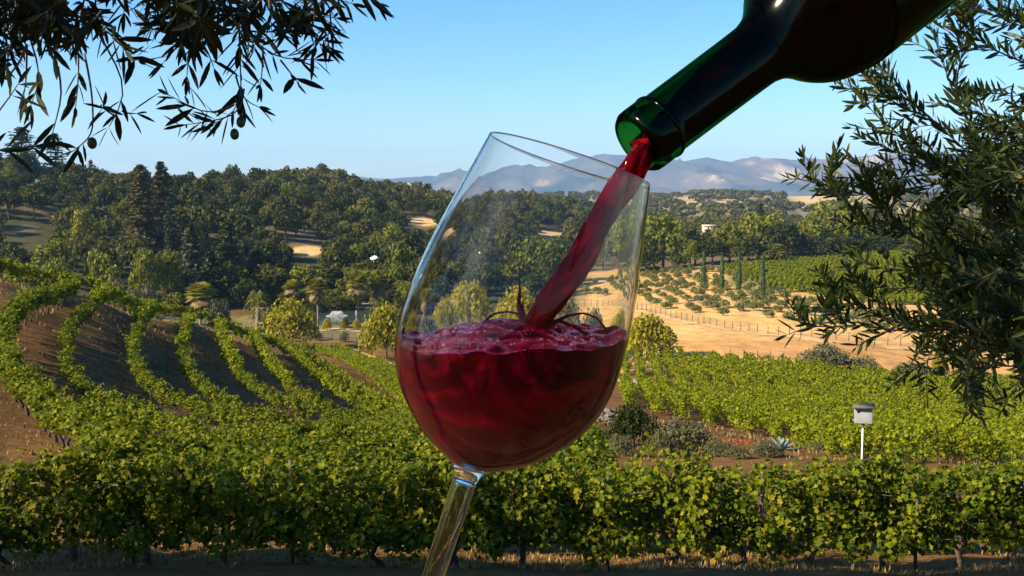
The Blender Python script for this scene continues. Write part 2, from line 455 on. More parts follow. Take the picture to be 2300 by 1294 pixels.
def cover(x, y, z):
    """what covers the ground at a place: bare soil, dry grass, chaparral"""
    px, py = to_px(np.stack([x, np.maximum(y, 1.0), z], -1))
    soil = np.array([0.135, 0.072, 0.026]); tan = np.array([0.50, 0.31, 0.115]); gold = np.array([0.60, 0.40, 0.17])
    bank = np.array([0.42, 0.23, 0.085]); litter = np.array([0.13, 0.10, 0.055]); chap = np.array([0.20, 0.17, 0.085]); green = np.array([0.09, 0.11, 0.03])
    C = np.broadcast_to(soil, (len(x), 3)).copy()
    def put(mask, col): 
        m = np.clip(mask, 0, 1)[:, None]; C[:] = C * (1 - m) + np.asarray(col) * m
    def step(v, a, b): return np.clip((v - a) / (b - a), 0, 1)
    right = step(x / np.maximum(y, 1), 0.03, 0.07)
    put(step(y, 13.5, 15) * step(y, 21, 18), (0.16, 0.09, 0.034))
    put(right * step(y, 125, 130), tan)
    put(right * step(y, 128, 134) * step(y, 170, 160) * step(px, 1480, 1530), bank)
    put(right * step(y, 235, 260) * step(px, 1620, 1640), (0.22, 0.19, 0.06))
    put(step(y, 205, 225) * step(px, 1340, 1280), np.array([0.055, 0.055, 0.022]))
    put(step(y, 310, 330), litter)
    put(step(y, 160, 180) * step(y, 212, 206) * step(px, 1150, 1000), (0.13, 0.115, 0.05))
    n = vnoise(x / 60, y / 60, 9) * 0.6 + vnoise(x / 23, y / 23, 10) * 0.4
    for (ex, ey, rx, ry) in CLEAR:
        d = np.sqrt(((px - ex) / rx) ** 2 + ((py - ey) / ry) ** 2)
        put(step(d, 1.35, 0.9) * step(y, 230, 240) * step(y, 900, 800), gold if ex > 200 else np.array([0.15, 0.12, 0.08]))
    far = step(y, 900, 1100)
    put(far, chap)
    put(far * step(n, -0.05, 0.25), (0.42, 0.30, 0.15))
    put(far * step(px, 1760, 1800) * step(py, 425, 440) * step(px, 1950, 1850) * step(y, 1300, 1500), (0.50, 0.37, 0.19))
    put(step(y, 2600, 3200), green * 1.2)
    return np.concatenate([C, np.ones((len(x), 1))], 1)

# clearings of dry grass on the wooded hill: centre and half size in the photo
CLEAR = [(948, 499, 34, 9), (690, 564, 36, 10), (55, 514, 26, 6), (1240, 527, 36, 5)]
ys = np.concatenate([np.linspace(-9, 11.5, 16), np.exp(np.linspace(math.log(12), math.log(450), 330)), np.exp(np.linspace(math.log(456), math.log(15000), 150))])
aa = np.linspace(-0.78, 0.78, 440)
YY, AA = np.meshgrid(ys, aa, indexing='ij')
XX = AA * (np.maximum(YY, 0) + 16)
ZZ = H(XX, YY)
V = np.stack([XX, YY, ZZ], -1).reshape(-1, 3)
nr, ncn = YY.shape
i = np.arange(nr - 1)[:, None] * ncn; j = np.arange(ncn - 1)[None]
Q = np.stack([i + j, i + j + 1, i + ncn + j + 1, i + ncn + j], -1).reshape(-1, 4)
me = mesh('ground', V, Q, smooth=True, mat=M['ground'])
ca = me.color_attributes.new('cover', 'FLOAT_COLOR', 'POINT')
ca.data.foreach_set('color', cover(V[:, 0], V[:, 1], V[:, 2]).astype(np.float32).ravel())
tag(link('ground', me), kind='structure')

# far mountains
sil = np.array([(-900,402),(-300,400),(0,401),(410,398),(520,405),(700,414),(930,413),(1040,402),(1100,392),(1180,397),(1250,380),(1330,363),(1400,354),(1470,361),(1560,366),(1640,362),(1700,367),(1750,360),(1810,368),(1900,357),(2000,346),(2100,351),(2300,341),(2700,352),(3200,380)], float)
RY = 10000.0
P = at_Y(sil[:, 0], sil[:, 1], np.full(len(sil), RY))
xs = np.linspace(-9200, 9200, 360); ym = np.linspace(6800, 12600, 130)
MX, MY = np.meshgrid(xs, ym)
zr = np.interp(MX + 350 * vnoise(MX / 1900, MY / 1900, 21), P[:, 0], P[:, 2]) 
t = np.clip((MY - 6800) / (RY - 6800), 0, 1); t2 = np.clip((12600 - MY) / (12600 - RY), 0, 1)
prof = np.where(MY < RY, t ** 1.05, t2)
rid = 0
for k, (s, a) in enumerate([(900, 1.0), (430, 0.5), (200, 0.28), (95, 0.15)]):
    rid = rid + a * (1 - 2 * np.abs(vnoise((MX + 0.35 * MY) / s, MY / (s * 1.7), 30 + k)))
mz = -40 + (zr + 40) * prof + rid * 85 * (0.25 + 4 * t * (1 - t)) * np.where(MY < RY, 1, 0.5) - 20 * (t >= 1)
mz = np.where(MY <= 6850, -45, mz)
def mountain_mat():
    m, nt, out = mat_new('chaparral_mountain')
    ge = nt.nodes.new('ShaderNodeNewGeometry')
    mp = nt.nodes.new('ShaderNodeVectorMath'); mp.operation = 'SCALE'; mp.inputs['Scale'].default_value = 0.0016
    nt.links.new(ge.outputs['Position'], mp.inputs[0])
    n = nt.nodes.new('ShaderNodeTexNoise'); n.inputs['Scale'].default_value = 1; n.inputs['Detail'].default_value = 7; n.inputs['Roughness'].default_value = 0.6
    nt.links.new(mp.outputs[0], n.inputs['Vector'])
    c = ramp(nt, n.outputs[0], [(0.36, (0.03, 0.04, 0.045)), (0.5, (0.075, 0.075, 0.075)), (0.60, (0.14, 0.11, 0.09)), (0.65, (0.36, 0.28, 0.20)), (0.75, (0.42, 0.33, 0.24))])
    p = nt.nodes.new('ShaderNodeBsdfDiffuse')
    nt.links.new(c, p.inputs[0]); nt.links.new(p.outputs[0], out.inputs[0])
    return m
nr, ncn = MX.shape
i = np.arange(nr - 1)[:, None] * ncn; j = np.arange(ncn - 1)[None]
Q = np.stack([i + j, i + j + 1, i + ncn + j + 1, i + ncn + j], -1).reshape(-1, 4)
tag(link('mountains', mesh('mountains', np.stack([MX, MY, mz], -1).reshape(-1, 3), Q, smooth=True, mat=mountain_mat())), kind='structure')

# pale tracks draped on the ground
M['track'] = solid_mat('dirt_track', [(0.3, (0.34, 0.22, 0.10)), (0.7, (0.52, 0.36, 0.18))], 0.8, 0.95, 0.05)
M['pale_track'] = solid_mat('pale_path', [(0.3, (0.28, 0.22, 0.16)), (0.7, (0.42, 0.34, 0.25))], 0.8, 0.95, 0.05)
def track(name, pxs, width, mat, lift=0.06, y0=9):
    P = hit([p[0] for p in pxs], [p[1] for p in pxs], y0=y0)
    s = np.linspace(0, len(P) - 1, (len(P) - 1) * 14 + 1)
    Q = np.stack([np.interp(s, np.arange(len(P)), P[:, k]) for k in range(3)], 1)[:, :2]
    tan = unit(np.gradient(Q, axis=0)); nrm = np.stack([-tan[:, 1], tan[:, 0]], 1)
    rows = []
    wob = 1 + 0.15 * vnoise(s * 1.7, s * 0, 5)
    for k in np.linspace(-0.5, 0.5, 5):
        R = Q + nrm * (width * wob * k)[:, None]
        rows.append(np.column_stack([R, H(R[:, 0], R[:, 1]) + lift]))
    n = len(s); V = np.concatenate(rows)
    i = np.arange(4)[:, None] * n; j = np.arange(n - 1)[None]
    F = np.stack([i + j, i + j + 1, i + n + j + 1, i + n + j], -1).reshape(-1, 4)
    return tag(link(name, mesh(name, V, F, smooth=True, mat=mat)), kind='structure')
track('hillside_track', [(1440,690),(1500,716),(1600,735),(1700,751),(1850,768),(2000,783),(2120,790)], 2.2, M['track'])
track('valley_path', [(560,752),(640,748),(705,744),(760,742),(830,745)], 3.0, M['pale_track'])
track('shore_path', [(690,690),(740,687),(790,686),(850,684)], 4.0, M['pale_track'], y0=150)
track('valley_track', [(500,692),(560,690),(620,694)], 4.0, M['pale_track'], y0=150)
track('lower_track', [(770,780),(830,803),(890,828),(960,872)], 2.0, M['track'], y0=90)
track('vineyard_track', [(1385,852),(1440,861),(1500,872),(1600,884)], 3.4, M['pale_track'], y0=60)

# pond
th = np.linspace(0, 2 * math.pi, 73)[:-1]
rr = 1.03 + 0.06 * np.sin(3 * th + 1) + 0.04 * np.sin(5 * th)
V = [(POND[0], POND[1], POND_Z)] + [(POND[0] + POND[2] * r * math.cos(a), POND[1] + POND[3] * r * math.sin(a), POND_Z) for a, r in zip(th, rr)]
T = [(0, 1 + k, 1 + (k + 1) % 72) for k in range(72)]
def water_mat():
    m, nt, out = mat_new('pond_water')
    p = nt.nodes.new('ShaderNodeBsdfPrincipled')
    p.inputs['Base Color'].default_value = (0.035, 0.05, 0.045, 1); p.inputs['Roughness'].default_value = 0.06; p.inputs['IOR'].default_value = 1.33
    tc = nt.nodes.new('ShaderNodeTexCoord'); n = nt.nodes.new('ShaderNodeTexNoise'); n.inputs['Scale'].default_value = 0.9; n.inputs['Detail'].default_value = 5
    nt.links.new(tc.outputs['Object'], n.inputs['Vector'])
    b = nt.nodes.new('ShaderNodeBump'); b.inputs['Strength'].default_value = 0.25; b.inputs['Distance'].default_value = 0.2
    nt.links.new(n.outputs[0], b.inputs['Height']); nt.links.new(b.outputs[0], p.inputs['Normal']); nt.links.new(p.outputs[0], out.inputs[0])
    return m
tag(link('pond_water', mesh('pond_water', V, None, T, mat=water_mat())), kind='structure')

# ------------------------------------------------------------------ grapevines
def grape_leaf(n_pts=10):
    a = np.linspace(0, 2 * math.pi, n_pts, endpoint=False) - math.pi / 2 + math.pi / n_pts * 0
    r = np.array([0.28, 0.55, 0.42, 0.60, 0.40, 0.66, 0.40, 0.60, 0.42, 0.55])[:n_pts]
    return np.stack([r * np.cos(a), r * np.sin(a)], 1)
GL = grape_leaf()
def grape_leaves(mb, C, N, size, rng):
    n = len(C); N = unit(N)
    t = unit(np.cross(N, rng.normal(size=(n, 3)) * 0.6 + np.array([0, 0, 1.0]))); b = unit(np.cross(t, N))
    V = np.zeros((n, 11, 3))
    V[:, 0] = C
    for k in range(10):
        x, y = GL[k]
        fold = 0.22 * abs(x) - 0.15 * (y * y)
        V[:, k + 1] = C + size[:, None] * (t * x - b * y + N * (fold + rng.normal(size=(n, 1)) * 0.04))
    base = np.arange(n)[:, None, None] * 11
    F = np.array([(0, 1 + k, 1 + (k + 1) % 10) for k in range(10)])[None]
    mb.add(V.reshape(-1, 3), None, (base + F).reshape(-1, 3))

def vine_points(rng, n, L, W, z0, z1, shoots, lean=0.0):
    """leaf places in a hedge-like canopy with clumps, hollows and shoots standing out of the top"""
    K = 16
    cl = np.stack([rng.uniform(-L / 2, L / 2, K), rng.normal(0, W * 0.22, K), rng.uniform(z0 + 0.1, z1 - 0.15, K)], 1)
    cr = rng.uniform(0.2, 0.36, K)
    k = rng.integers(0, K, n)
    d = unit(rng.normal(size=(n, 3)))
    C = cl[k] + d * (cr[k] * rng.uniform(0.55, 1.05, n))[:, None]
    C[:, 0] = np.clip(C[:, 0], -L * 0.62, L * 0.62)
    N = d + rng.normal(size=(n, 3)) * 0.55 + np.array([0, 0, 0.35])
    S = []
    for _ in range(shoots):
        b = np.array([rng.uniform(-L / 2, L / 2), rng.normal(0, W * 0.25), z1 - rng.uniform(0.1, 0.5)])
        v = unit(np.array([rng.normal(0, 0.5), rng.normal(0, 0.55) + lean, rng.uniform(0.4, 1.0)]))
        ln = rng.uniform(0.25, 0.6); m = int(6 + 8 * ln)
        s = np.linspace(0, 1, m)[:, None]
        pts = b + v * ln * s + np.array([0, 0, -0.25 * ln]) * s * s
        S.append((pts, m))
        C = np.concatenate([C, pts + rng.normal(size=(m, 3)) * 0.05]); N = np.concatenate([N, rng.normal(size=(m, 3)) + np.array([0, 0, 0.5])])
    return C, N, S

def vine_proto(seed, n, leaf, L, W, z0, z1, shoots, detail):
    rng = np.random.default_rng(seed)
    C, N, S = vine_points(rng, n, L, W, z0, z1, shoots)
    mb = MB()
    if detail:
        grape_leaves(mb, C, N, leaf * rng.uniform(0.6, 1.25, len(C)), rng)
        for pts, m in S: mb.tube(pts, 0.005, 4, cap=False)
    else:
        V, F = cards(C, N, leaf * rng.uniform(0.7, 1.35, len(C)), 0.95, rng=rng); mb.add(V, F)
    fol = mb.me('vine_foliage', M['vine'])
    tb = MB()
    wob = rng.normal(size=(6, 3)) * np.array([0.05, 0.05, 0.0])
    pts = np.stack([np.zeros(6), np.zeros(6), np.linspace(-0.15, z0 + 0.35, 6)], 1) + wob
    tb.tube(pts, np.linspace(0.055, 0.035, 6), 7)
    top = pts[-1]
    for sgn in (-1, 1):
        arm = np.array([top, top + (sgn * 0.25, 0.0, 0.08), top + (sgn * L * 0.42, 0.03, 0.05)])
        tb.tube(arm, [0.034, 0.026, 0.016], 6)
    return [('trunk', tb.me('vine_trunk', M['bark'], True)), ('foliage', fol)]

NEAR = [vine_proto(100 + k, 2300, 0.080, 1.25, 0.85, 0.28, 1.62, 14, True) for k in range(5)]
MID = [vine_proto(200 + k, 820, 0.13, 1.5, 0.58, 0.70, 1.75, 15, False) for k in range(6)]

ORD = 'first second third fourth fifth sixth seventh eighth ninth tenth eleventh twelfth thirteenth fourteenth fifteenth sixteenth seventeenth eighteenth nineteenth twentieth'.split()
def ordinal(n):
    if n < 20: return ORD[n]
    tens = {2: 'twenty', 3: 'thirty', 4: 'forty', 5: 'fifty', 6: 'sixty', 7: 'seventy', 8: 'eighty'}
    a, b = divmod(n + 1, 10)
    if b == 0: return {2: 'twentieth', 3: 'thirtieth', 4: 'fortieth', 5: 'fiftieth', 6: 'sixtieth', 7: 'seventieth', 8: 'eightieth'}[a]
    return tens[a] + '-' + ORD[b - 1]

def post_proto(h):
    mb = MB(); mb.tube([(0, 0, -0.2), (0, 0, h * 0.5), (0, 0, h)], 0.028, 6)
    return mb.me('trellis_post', M['wood'], True)
POST = post_proto(1.55)

# two straight rows across the front
vine_rows = []
for r, (Y, x0, x1, py0, step, group) in enumerate([(14.6, -12.0, 9.4, None, 1.12, 'vines of the nearest row'), (17.6, -6.6, 11.0, None, 1.18, 'vines of the second row')]):
    x = x0; k = 0
    seen = []
    while x < x1:
        yy = Y + 0.25 * math.sin(x * 0.35 + r) 
        z = float(H(x, yy)[0])
        s = random.uniform(0.94, 1.1)
        p = NEAR[(k * 3 + r) % 5] if r == 0 else NEAR[(k * 2 + 1) % 5]
        name = 'grapevine'
        seen.append((p, (x, yy, z), random.choice((0, math.pi)) + random.uniform(-0.12, 0.12), (1.0, random.uniform(0.9, 1.15), s * (1.0 if r == 0 else 0.96)), group, r))
        x += step * random.uniform(0.93, 1.07); k += 1
    for k, (p, loc, rz, s, group, r) in enumerate(seen):
        lab = (f'{ordinal(k)} large leafy vine from the left in the nearest row along the bottom' if r == 0 else
               f'{ordinal(k)} vine from the left in the row just behind the nearest row')
        copy_thing('grapevine', p, loc, lab, 'grapevine', group, rz, s)
    n_in = 0
    for k in range(8 if r == 0 else 0):
        x = x0 + 1.7 + k * 2.35
        yy = Y + 0.25 * math.sin(x * 0.35 + r) - 0.05
        o = link('trellis_post', POST, None, (x, yy, float(H(x, yy)[0])))
        tag(o, f'{ordinal(k)} thin dark trellis post from the left between the nearest vines', 'post', 'trellis posts of the nearest row')

# drip line and wire of the nearest row: one long wire
wx = np.linspace(-9.6, 9.6, 60); wy = 14.6 + 0.25 * np.sin(wx * 0.35)
for dz, lab in ((0.55, 'thin dark drip hose strung low along the nearest vine row'), (1.25, 'pale trellis wire strung higher along the nearest vine row')):
    mb = MB(); mb.tube(np.stack([wx, wy - 0.08, H(wx, wy) + dz - 0.04 * np.abs(np.sin(wx * 1.3))], 1), 0.006, 5)
    tag(link('drip_hose' if dz < 1 else 'trellis_wire', mb.me('wire', M['wood'] if dz < 1 else M['wire'], True)), lab, 'hose' if dz < 1 else 'wire')

# the contour rows of the left hill: canopy centre lines traced in the photo
ROWS = [
 ('crest row edging the left hill', [(-40,606),(0,605),(50,612),(110,625),(180,640),(250,655),(300,668),(340,684),(400,700),(450,712),(520,735),(570,750),(612,768),(650,785),(690,803),(735,828),(780,858),(826,890),(872,918),(930,945),(985,958)]),
 ('first curved row on the left hill', [(165,650),(120,666),(62,688),(22,712),(5,745),(0,785),(8,825),(46,868),(92,908),(151,950),(230,985),(320,1008)]),
 ('second curved row on the left hill', [(251,655),(211,685),(171,713),(155,740),(142,778),(147,828),(174,865),(230,893),(298,922),(367,946),(436,972),(520,996),(600,1012)]),
 ('third curved row on the left hill', [(342,689),(321,721),(299,750),(297,778),(303,815),(321,852),(367,882),(413,902),(468,926),(540,950),(640,975),(740,994)]),
 ('fourth curved row on the left hill', [(424,722),(409,755),(407,783),(412,815),(436,852),(470,882),(510,904),(570,928),(660,952),(770,974),(870,988)]),
 ('fifth curved row on the left hill', [(496,735),(499,757),(505,787),(523,825),(560,859),(606,887),(655,911),(730,933),(820,955),(930,972)]),
 ('sixth curved row on the left hill', [(565,752),(572,768),(594,803),(622,845),(658,874),(704,903),(780,928),(880,950),(985,966)]),
 ('seventh curved row on the left hill', [(612,765),(655,790),(686,826),(722,854),(760,884),(812,912),(900,938),(990,955)]),
 ('short row below the pond', [(690,770),(735,784),(775,806),(815,832),(855,858),(895,884),(940,912),(990,935)]),
 ('short row beside the rail fence', [(757,780),(794,797),(830,818),(868,845),(905,868),(950,895)]),
 ('short row left of the wine', [(845,815),(872,829),(900,843),(940,866)]),
]
# rows lower down that merge into one mass of leaves in front of the hill
for q, (yL, yR) in enumerate([(985, 985), (1000, 998), (1016, 1010), (1032, 1022), (1048, 1036), (1064, 1052)]):
    ROWS.append((f'{ORD[q]} merged row behind the front rows', [(760 - 90 * q, yL - 4), (900, yL - 2 + q), (1030, (yL + yR) / 2 - 4), (1180, yR - 2), (1310 + 10 * q, yR + 6)]))
cand = []
for ri, (nm, pts) in enumerate(ROWS):
    pts = np.array(pts, float)
    s = np.linspace(0, len(pts) - 1, (len(pts) - 1) * 6 + 1)
    # smooth the traced line a little
    px = np.interp(s, np.arange(len(pts)), pts[:, 0]); py = np.interp(s, np.arange(len(pts)), pts[:, 1])
    ker = np.ones(5) / 5
    px[2:-2] = np.convolve(px, ker, 'valid'); py[2:-2] = np.convolve(py, ker, 'valid')
    P = hit(px, py, off=1.0, y0=19.5, y1=150 if 8 <= ri <= 10 else 113)
    xy = P[:, :2]
    ker = np.ones(9) / 9
    for _ in range(2): xy[4:-4] = np.stack([np.convolve(xy[:, k], ker, 'valid') for k in (0, 1)], 1)
    d = np.concatenate([[0], np.cumsum(np.linalg.norm(np.diff(xy, axis=0), axis=1))])
    stepv = 1.45
    print('row', ri, 'len', round(d[-1]), 'Y', np.round(P[::6,1],0))
    q = np.arange(0, d[-1], stepv)
    X = np.interp(q, d, xy[:, 0]); Yv = np.interp(q, d, xy[:, 1])
    tx, ty = np.gradient(X), np.gradient(Yv)
    Zv = H(X, Yv)
    for k in range(len(X)):
        cand.append((ri, k, X[k], Yv[k], Zv[k], math.atan2(ty[k], tx[k])))
print('row vines', len(cand))
cand.sort(key=lambda c: c[3])
chosen = cand[:255]; rest_vines = cand[255:]
for c in sorted(chosen, key=lambda c: (c[0], c[1])):
    ri, k, x, y, z, a = c
    nm = ROWS[ri][0]
    lab = f'vine {k}'
    side = 'upper end' if ri < 11 else 'left end'
    lab = f'{ordinal(k)} vine from the {side} of the {nm}'
    copy_thing('grapevine', MID[(k * 5 + ri) % 6], (x, y, z), lab, 'grapevine', 'vines in the ' + nm, a + random.choice((0, math.pi)) + random.uniform(-0.1, 0.1), (1.0, random.uniform(0.85, 1.15) * (1.2 if ri == 1 else 0.85 if 2 <= ri <= 7 else 1.0), random.uniform(0.78, 1.0) * (1.1 if ri == 1 else 0.86 if 2 <= ri <= 7 else 1.0)))

# every other vine: one mass
def inpoly(px, py, poly):
    poly = np.array(poly, float); c = np.zeros(len(px), bool)
    j = len(poly) - 1
    for i in range(len(poly)):
        (xi, yi), (xj, yj) = poly[i], poly[j]
        with np.errstate(divide='ignore', invalid='ignore'):
            c ^= ((yi > py) != (yj > py)) & (px < (xj - xi) * (py - yi) / (yj - yi) + xi)
        j = i
    return c
mass = MB()
rngv = np.random.default_rng(5)
def mass_vine(x, y, z, a, n, leaf, L, W, z0, z1, shoots):
    C, N, S = vine_points(rngv, n, L, W, z0, z1, shoots)
    ca, sa = math.cos(a), math.sin(a)
    R = np.array([[ca, -sa, 0], [sa, ca, 0], [0, 0, 1.0]])
    V, F = cards(C @ R.T + np.array([x, y, z]), N @ R.T, leaf * rngv.uniform(0.7, 1.35, len(C)), 0.95, rng=rngv)
    mass.add(V, F)
for ri, k, x, y, z, a in rest_vines:
    mass_vine(x, y, z, a, 330, 0.185, 1.5, 0.8, 0.70, 1.75, 9)
FIELDS = [
 (0.10, 1.75, 1.3, [(1385,905),(1490,938),(1620,968),(1750,990),(1790,1000),(1850,1040),(2400,1046),(2400,955),(2300,952),(2150,940),(2000,926),(1800,898),(1600,884),(1500,874),(1420,866),(1385,868)], (42, 105), 200, 0.165, 1.8),
 (0.10, 1.9, 1.4, [(1395,846),(1520,868),(1700,880),(1900,905),(2100,925),(2400,945),(2400,880),(2300,874),(2100,864),(1900,852),(1780,832),(1600,816),(1440,798),(1395,800)], (90, 150), 130, 0.23, 1.8),
 (0.35, 1.5, 1.7, [(1625,604),(1730,650),(1850,668),(2100,700),(2400,700),(2400,560),(2000,566),(1800,573)], (225, 360), 56, 0.40, 1.7),
]
for slant, dr, dstep, poly, (ya, yb), n, leaf, hgt in FIELDS:
    for xr in np.arange(-10, 230, dr):
        yv = np.arange(ya, yb, dstep) + rngv.uniform(0, dstep)
        xv = xr + slant * (yv - ya) + rngv.normal(0, 0.12, len(yv))
        zv = H(xv, yv); qx, qy = to_px(np.stack([xv, yv, zv], 1))
        ok = inpoly(qx, qy + rngv.normal(0, 2, len(qy)), poly)
        for x, y, z in zip(xv[ok], yv[ok], zv[ok]):
            if rngv.random() < 0.03: continue
            mass_vine(x, y, z - 0.1, math.pi / 2 - slant, n, leaf, dstep * 1.05, 0.85, 0.3, hgt * rngv.uniform(0.85, 1.1), 5)
vm = mass.me('vineyard', M['vine_far'])
print('vineyard faces', len(vm.polygons))
tag(link('vineyard', vm), 'massed green vine rows of the fields beyond the shrubs and on the slopes', 'vineyard', kind='stuff')

# dry grass tufts on the bare soil between the rows and in front of them
rngg = np.random.default_rng(53)
gx, gy = [], []
n = 5200; X = rngg.uniform(-9.5, 9.5, n); Yg = rngg.uniform(13.2, 20, n); gx.append(X); gy.append(Yg)
n = 8000; Yg = rngg.uniform(24, 112, n); X = Yg * rngg.uniform(-0.56, -0.06, n); gx.append(X); gy.append(Yg)
n = 4500; Yg = rngg.uniform(42, 64, n); X = Yg * rngg.uniform(0.06, 0.56, n); gx.append(X); gy.append(Yg)
X = np.concatenate(gx); Yg = np.concatenate(gy)
ok = vnoise(X / 2.2, Yg / 2.2, 55) + 0.6 * vnoise(X / 0.8, Yg / 0.8, 56) > -0.1
X, Yg = X[ok], Yg[ok]; Z = H(X, Yg)
tuft = MB(); P0 = np.stack([X, Yg, Z - 0.02], 1)
for k in range(4):
    az = rngg.uniform(0, 6.28, len(X)); ln = rngg.uniform(0.10, 0.28, len(X)) * np.clip(Yg / 45, 0.55, 1.5); out = rngg.uniform(0.15, 0.9, len(X))
    d = np.stack([np.cos(az) * out, np.sin(az) * out, np.ones(len(X))], 1); d = unit(d) * ln[:, None]
    sd = np.stack([-np.sin(az), np.cos(az), 0 * az], 1) * (ln * 0.16)[:, None]
    tuft.add(np.stack([P0 - sd, P0 + sd, P0 + d], 1).reshape(-1, 3), None, np.arange(len(X) * 3).reshape(-1, 3))
tag(link('dry_grass', tuft.me('dry_grass', M['straw'])), 'straw coloured dry grass growing on the soil between the vine rows', 'grass', kind='stuff')
# ------------------------------------------------------------------ trees
def lobed_crown(rng, n, leaf, R, zc, flat, nl, lr, spread=1.0, fuzz=0.55, taper=0.0, low=0.0):
    """leaf clumps on the skins of many smaller lobes"""
    d = unit(rng.normal(size=(nl, 3))); d[:, 2] = np.abs(d[:, 2]) * (0.9 + low * 0.3) - 0.22 - low * 0.45
    L = d * (R * spread * rng.uniform(0.35, 0.8, nl))[:, None]; L[:, 2] *= flat
    L[:, 2] += zc
    r = lr * rng.uniform(0.7, 1.3, nl)
    if taper: 
        f = 1 - taper * np.clip((L[:, 2] - zc) / (R * flat), -1, 1); L[:, :2] *= f[:, None]; r *= np.clip(f, 0.5, 1.3)
    k = rng.choice(nl, n, p=r ** 2 / (r ** 2).sum())
    e = unit(rng.normal(size=(n, 3)) + np.array([0, 0, 0.25]))
    C = L[k] + e * (r[k] * rng.uniform(0.72, 1.08, n))[:, None] * np.array([1, 1, 0.85])
    N = e + rng.normal(size=(n, 3)) * fuzz
    return cards(C, N, leaf * rng.uniform(0.6, 1.4, n), 0.9, rng=rng), L

def trunk_mesh(rng, h, r, L=None, limbs=5, name='trunk', mat='bark'):
    mb = MB()
    pts = np.stack([rng.normal(0, r * 0.35, 6), rng.normal(0, r * 0.35, 6), np.linspace(-0.6, h, 6)], 1)
    mb.tube(pts, np.linspace(r, r * 0.5, 6), 8)
    if L is not None:
        for q in L[:limbs]:
            a = pts[rng.integers(2, 5)]
            mid = (a + q) / 2 + rng.normal(0, 0.2, 3)
            mb.tube([a, mid, q], [r * 0.45, r * 0.3, r * 0.12], 6)
    return mb.me(name, M[mat], True)

def broadleaf(seed, mat, n, leaf, R=5.0, zc=5.5, flat=0.75, nl=16, lr=1.9, trunk=0.3, **kw):
    rng = np.random.default_rng(seed)
    (V, F), L = lobed_crown(rng, n, leaf, R, zc, flat, nl, lr, **kw)
    c = MB().add(V, F).me('crown', M[mat])
    return [('trunk', trunk_mesh(rng, zc, trunk, L)), ('crown', c)]

def conifer(seed, mat, h=30.0, r=5.0, levels=46, per=8, gap=0.12, nq=9, leaf=1.0, droop=0.35, power=0.8, trunk=0.55, bare=0.08):
    rng = np.random.default_rng(seed)
    C = []; N = []; tb = MB()
    pts = np.stack([np.zeros(8), np.zeros(8), np.linspace(-1, h * 0.99, 8)], 1)
    tb.tube(pts, np.linspace(trunk, 0.05, 8), 8)
    for lv in range(levels):
        t = (lv + rng.uniform(0, 1)) / levels
        z = h * (bare + (1 - bare) * t)
        rad = r * ((1 - t) ** power) * rng.uniform(0.6, 1.1) * min(1, 0.55 + t * 3) + 0.25
        for b in range(per):
            if rng.random() < gap: continue
            a = rng.uniform(0, 2 * math.pi); rr = rad * rng.uniform(0.65, 1.1)
            s = np.linspace(0.25, 1, nq)
            p = np.stack([np.cos(a) * rr * s, np.sin(a) * rr * s, z + rr * (0.12 * s - droop * s * s)], 1)
            side = np.array([-math.sin(a), math.cos(a), 0])
            p = p + side * (rng.normal(0, 0.16, nq) * rr * s)[:, None] + rng.normal(0, 0.12, (nq, 3))
            C.append(p); N.append(np.array([0.25 * math.cos(a), 0.25 * math.sin(a), 0.8]) + rng.normal(size=(nq, 3)) * 0.5)
            if b == 0: tb.tube([(0, 0, z), p[-1]], [trunk * 0.16, 0.02], 4, cap=False)
    C = np.concatenate(C); N = np.concatenate(N)
    V, F = cards(C, N, leaf * rng.uniform(0.6, 1.3, len(C)), 0.6, rng=rng)
    return [('trunk', tb.me('trunk', M['bark'], True)), ('crown', MB().add(V, F).me('crown', M[mat]))]

def fan_palm(seed, h=7.6, fr=2.05, n=58, skirt=True):
    rng = np.random.default_rng(seed)
    tb = MB()
    z = np.linspace(-0.5, h, 9)
    tb.tube(np.stack([np.sin(z * 0.2) * 0.12, 0 * z, z], 1), np.linspace(0.2, 0.14, 9), 9)
    top = np.array([math.sin(h * 0.2) * 0.12, 0, h])
    def fan(mb, d, L, rad):
        u = unit(np.cross(d, np.array([0, 0, 1.0]) + rng.normal(0, 0.1, 3))); nrm = np.cross(u, d)
        c = top + d * L
        mb.tube([top, c], [0.025, 0.018], 4, cap=False)
        m = 13
        for k in range(m):
            a = (k / (m - 1) - 0.5) * 4.2
            e = d * math.cos(a) + u * math.sin(a)
            p = c + e * rad * rng.uniform(0.8, 1.05) + np.array([0, 0, -0.18 * rad])
            wv = unit(np.cross(e, nrm)) * 0.075 * rad
            mid = c + (p - c) * 0.55 + nrm * 0.05
            mb.add([c, mid + wv, p, mid - wv], [(0, 1, 2, 3)])
    live = MB()
    for k in range(n):
        el = rng.uniform(-0.35, 1.5); az = rng.uniform(0, 2 * math.pi)
        d = np.array([math.cos(az) * math.cos(el), math.sin(az) * math.cos(el), math.sin(el)])
        fan(live, d, fr * rng.uniform(0.5, 0.8), fr * rng.uniform(0.5, 0.7))
    parts = [('trunk', tb.me('palm_trunk', M['palebark'], True)), ('crown', live.me('palm_crown', M['palm']))]
    if skirt:
        dead = MB()
        for k in range(34):
            el = rng.uniform(-1.5, -0.6); az = rng.uniform(0, 2 * math.pi)
            d = np.array([math.cos(az) * math.cos(el), math.sin(az) * math.cos(el), math.sin(el)])
            fan(dead, d, fr * rng.uniform(0.5, 1.25), fr * rng.uniform(0.4, 0.6))
        parts.append(('dead_frond_skirt', dead.me('palm_skirt', M['dead'])))
    return parts

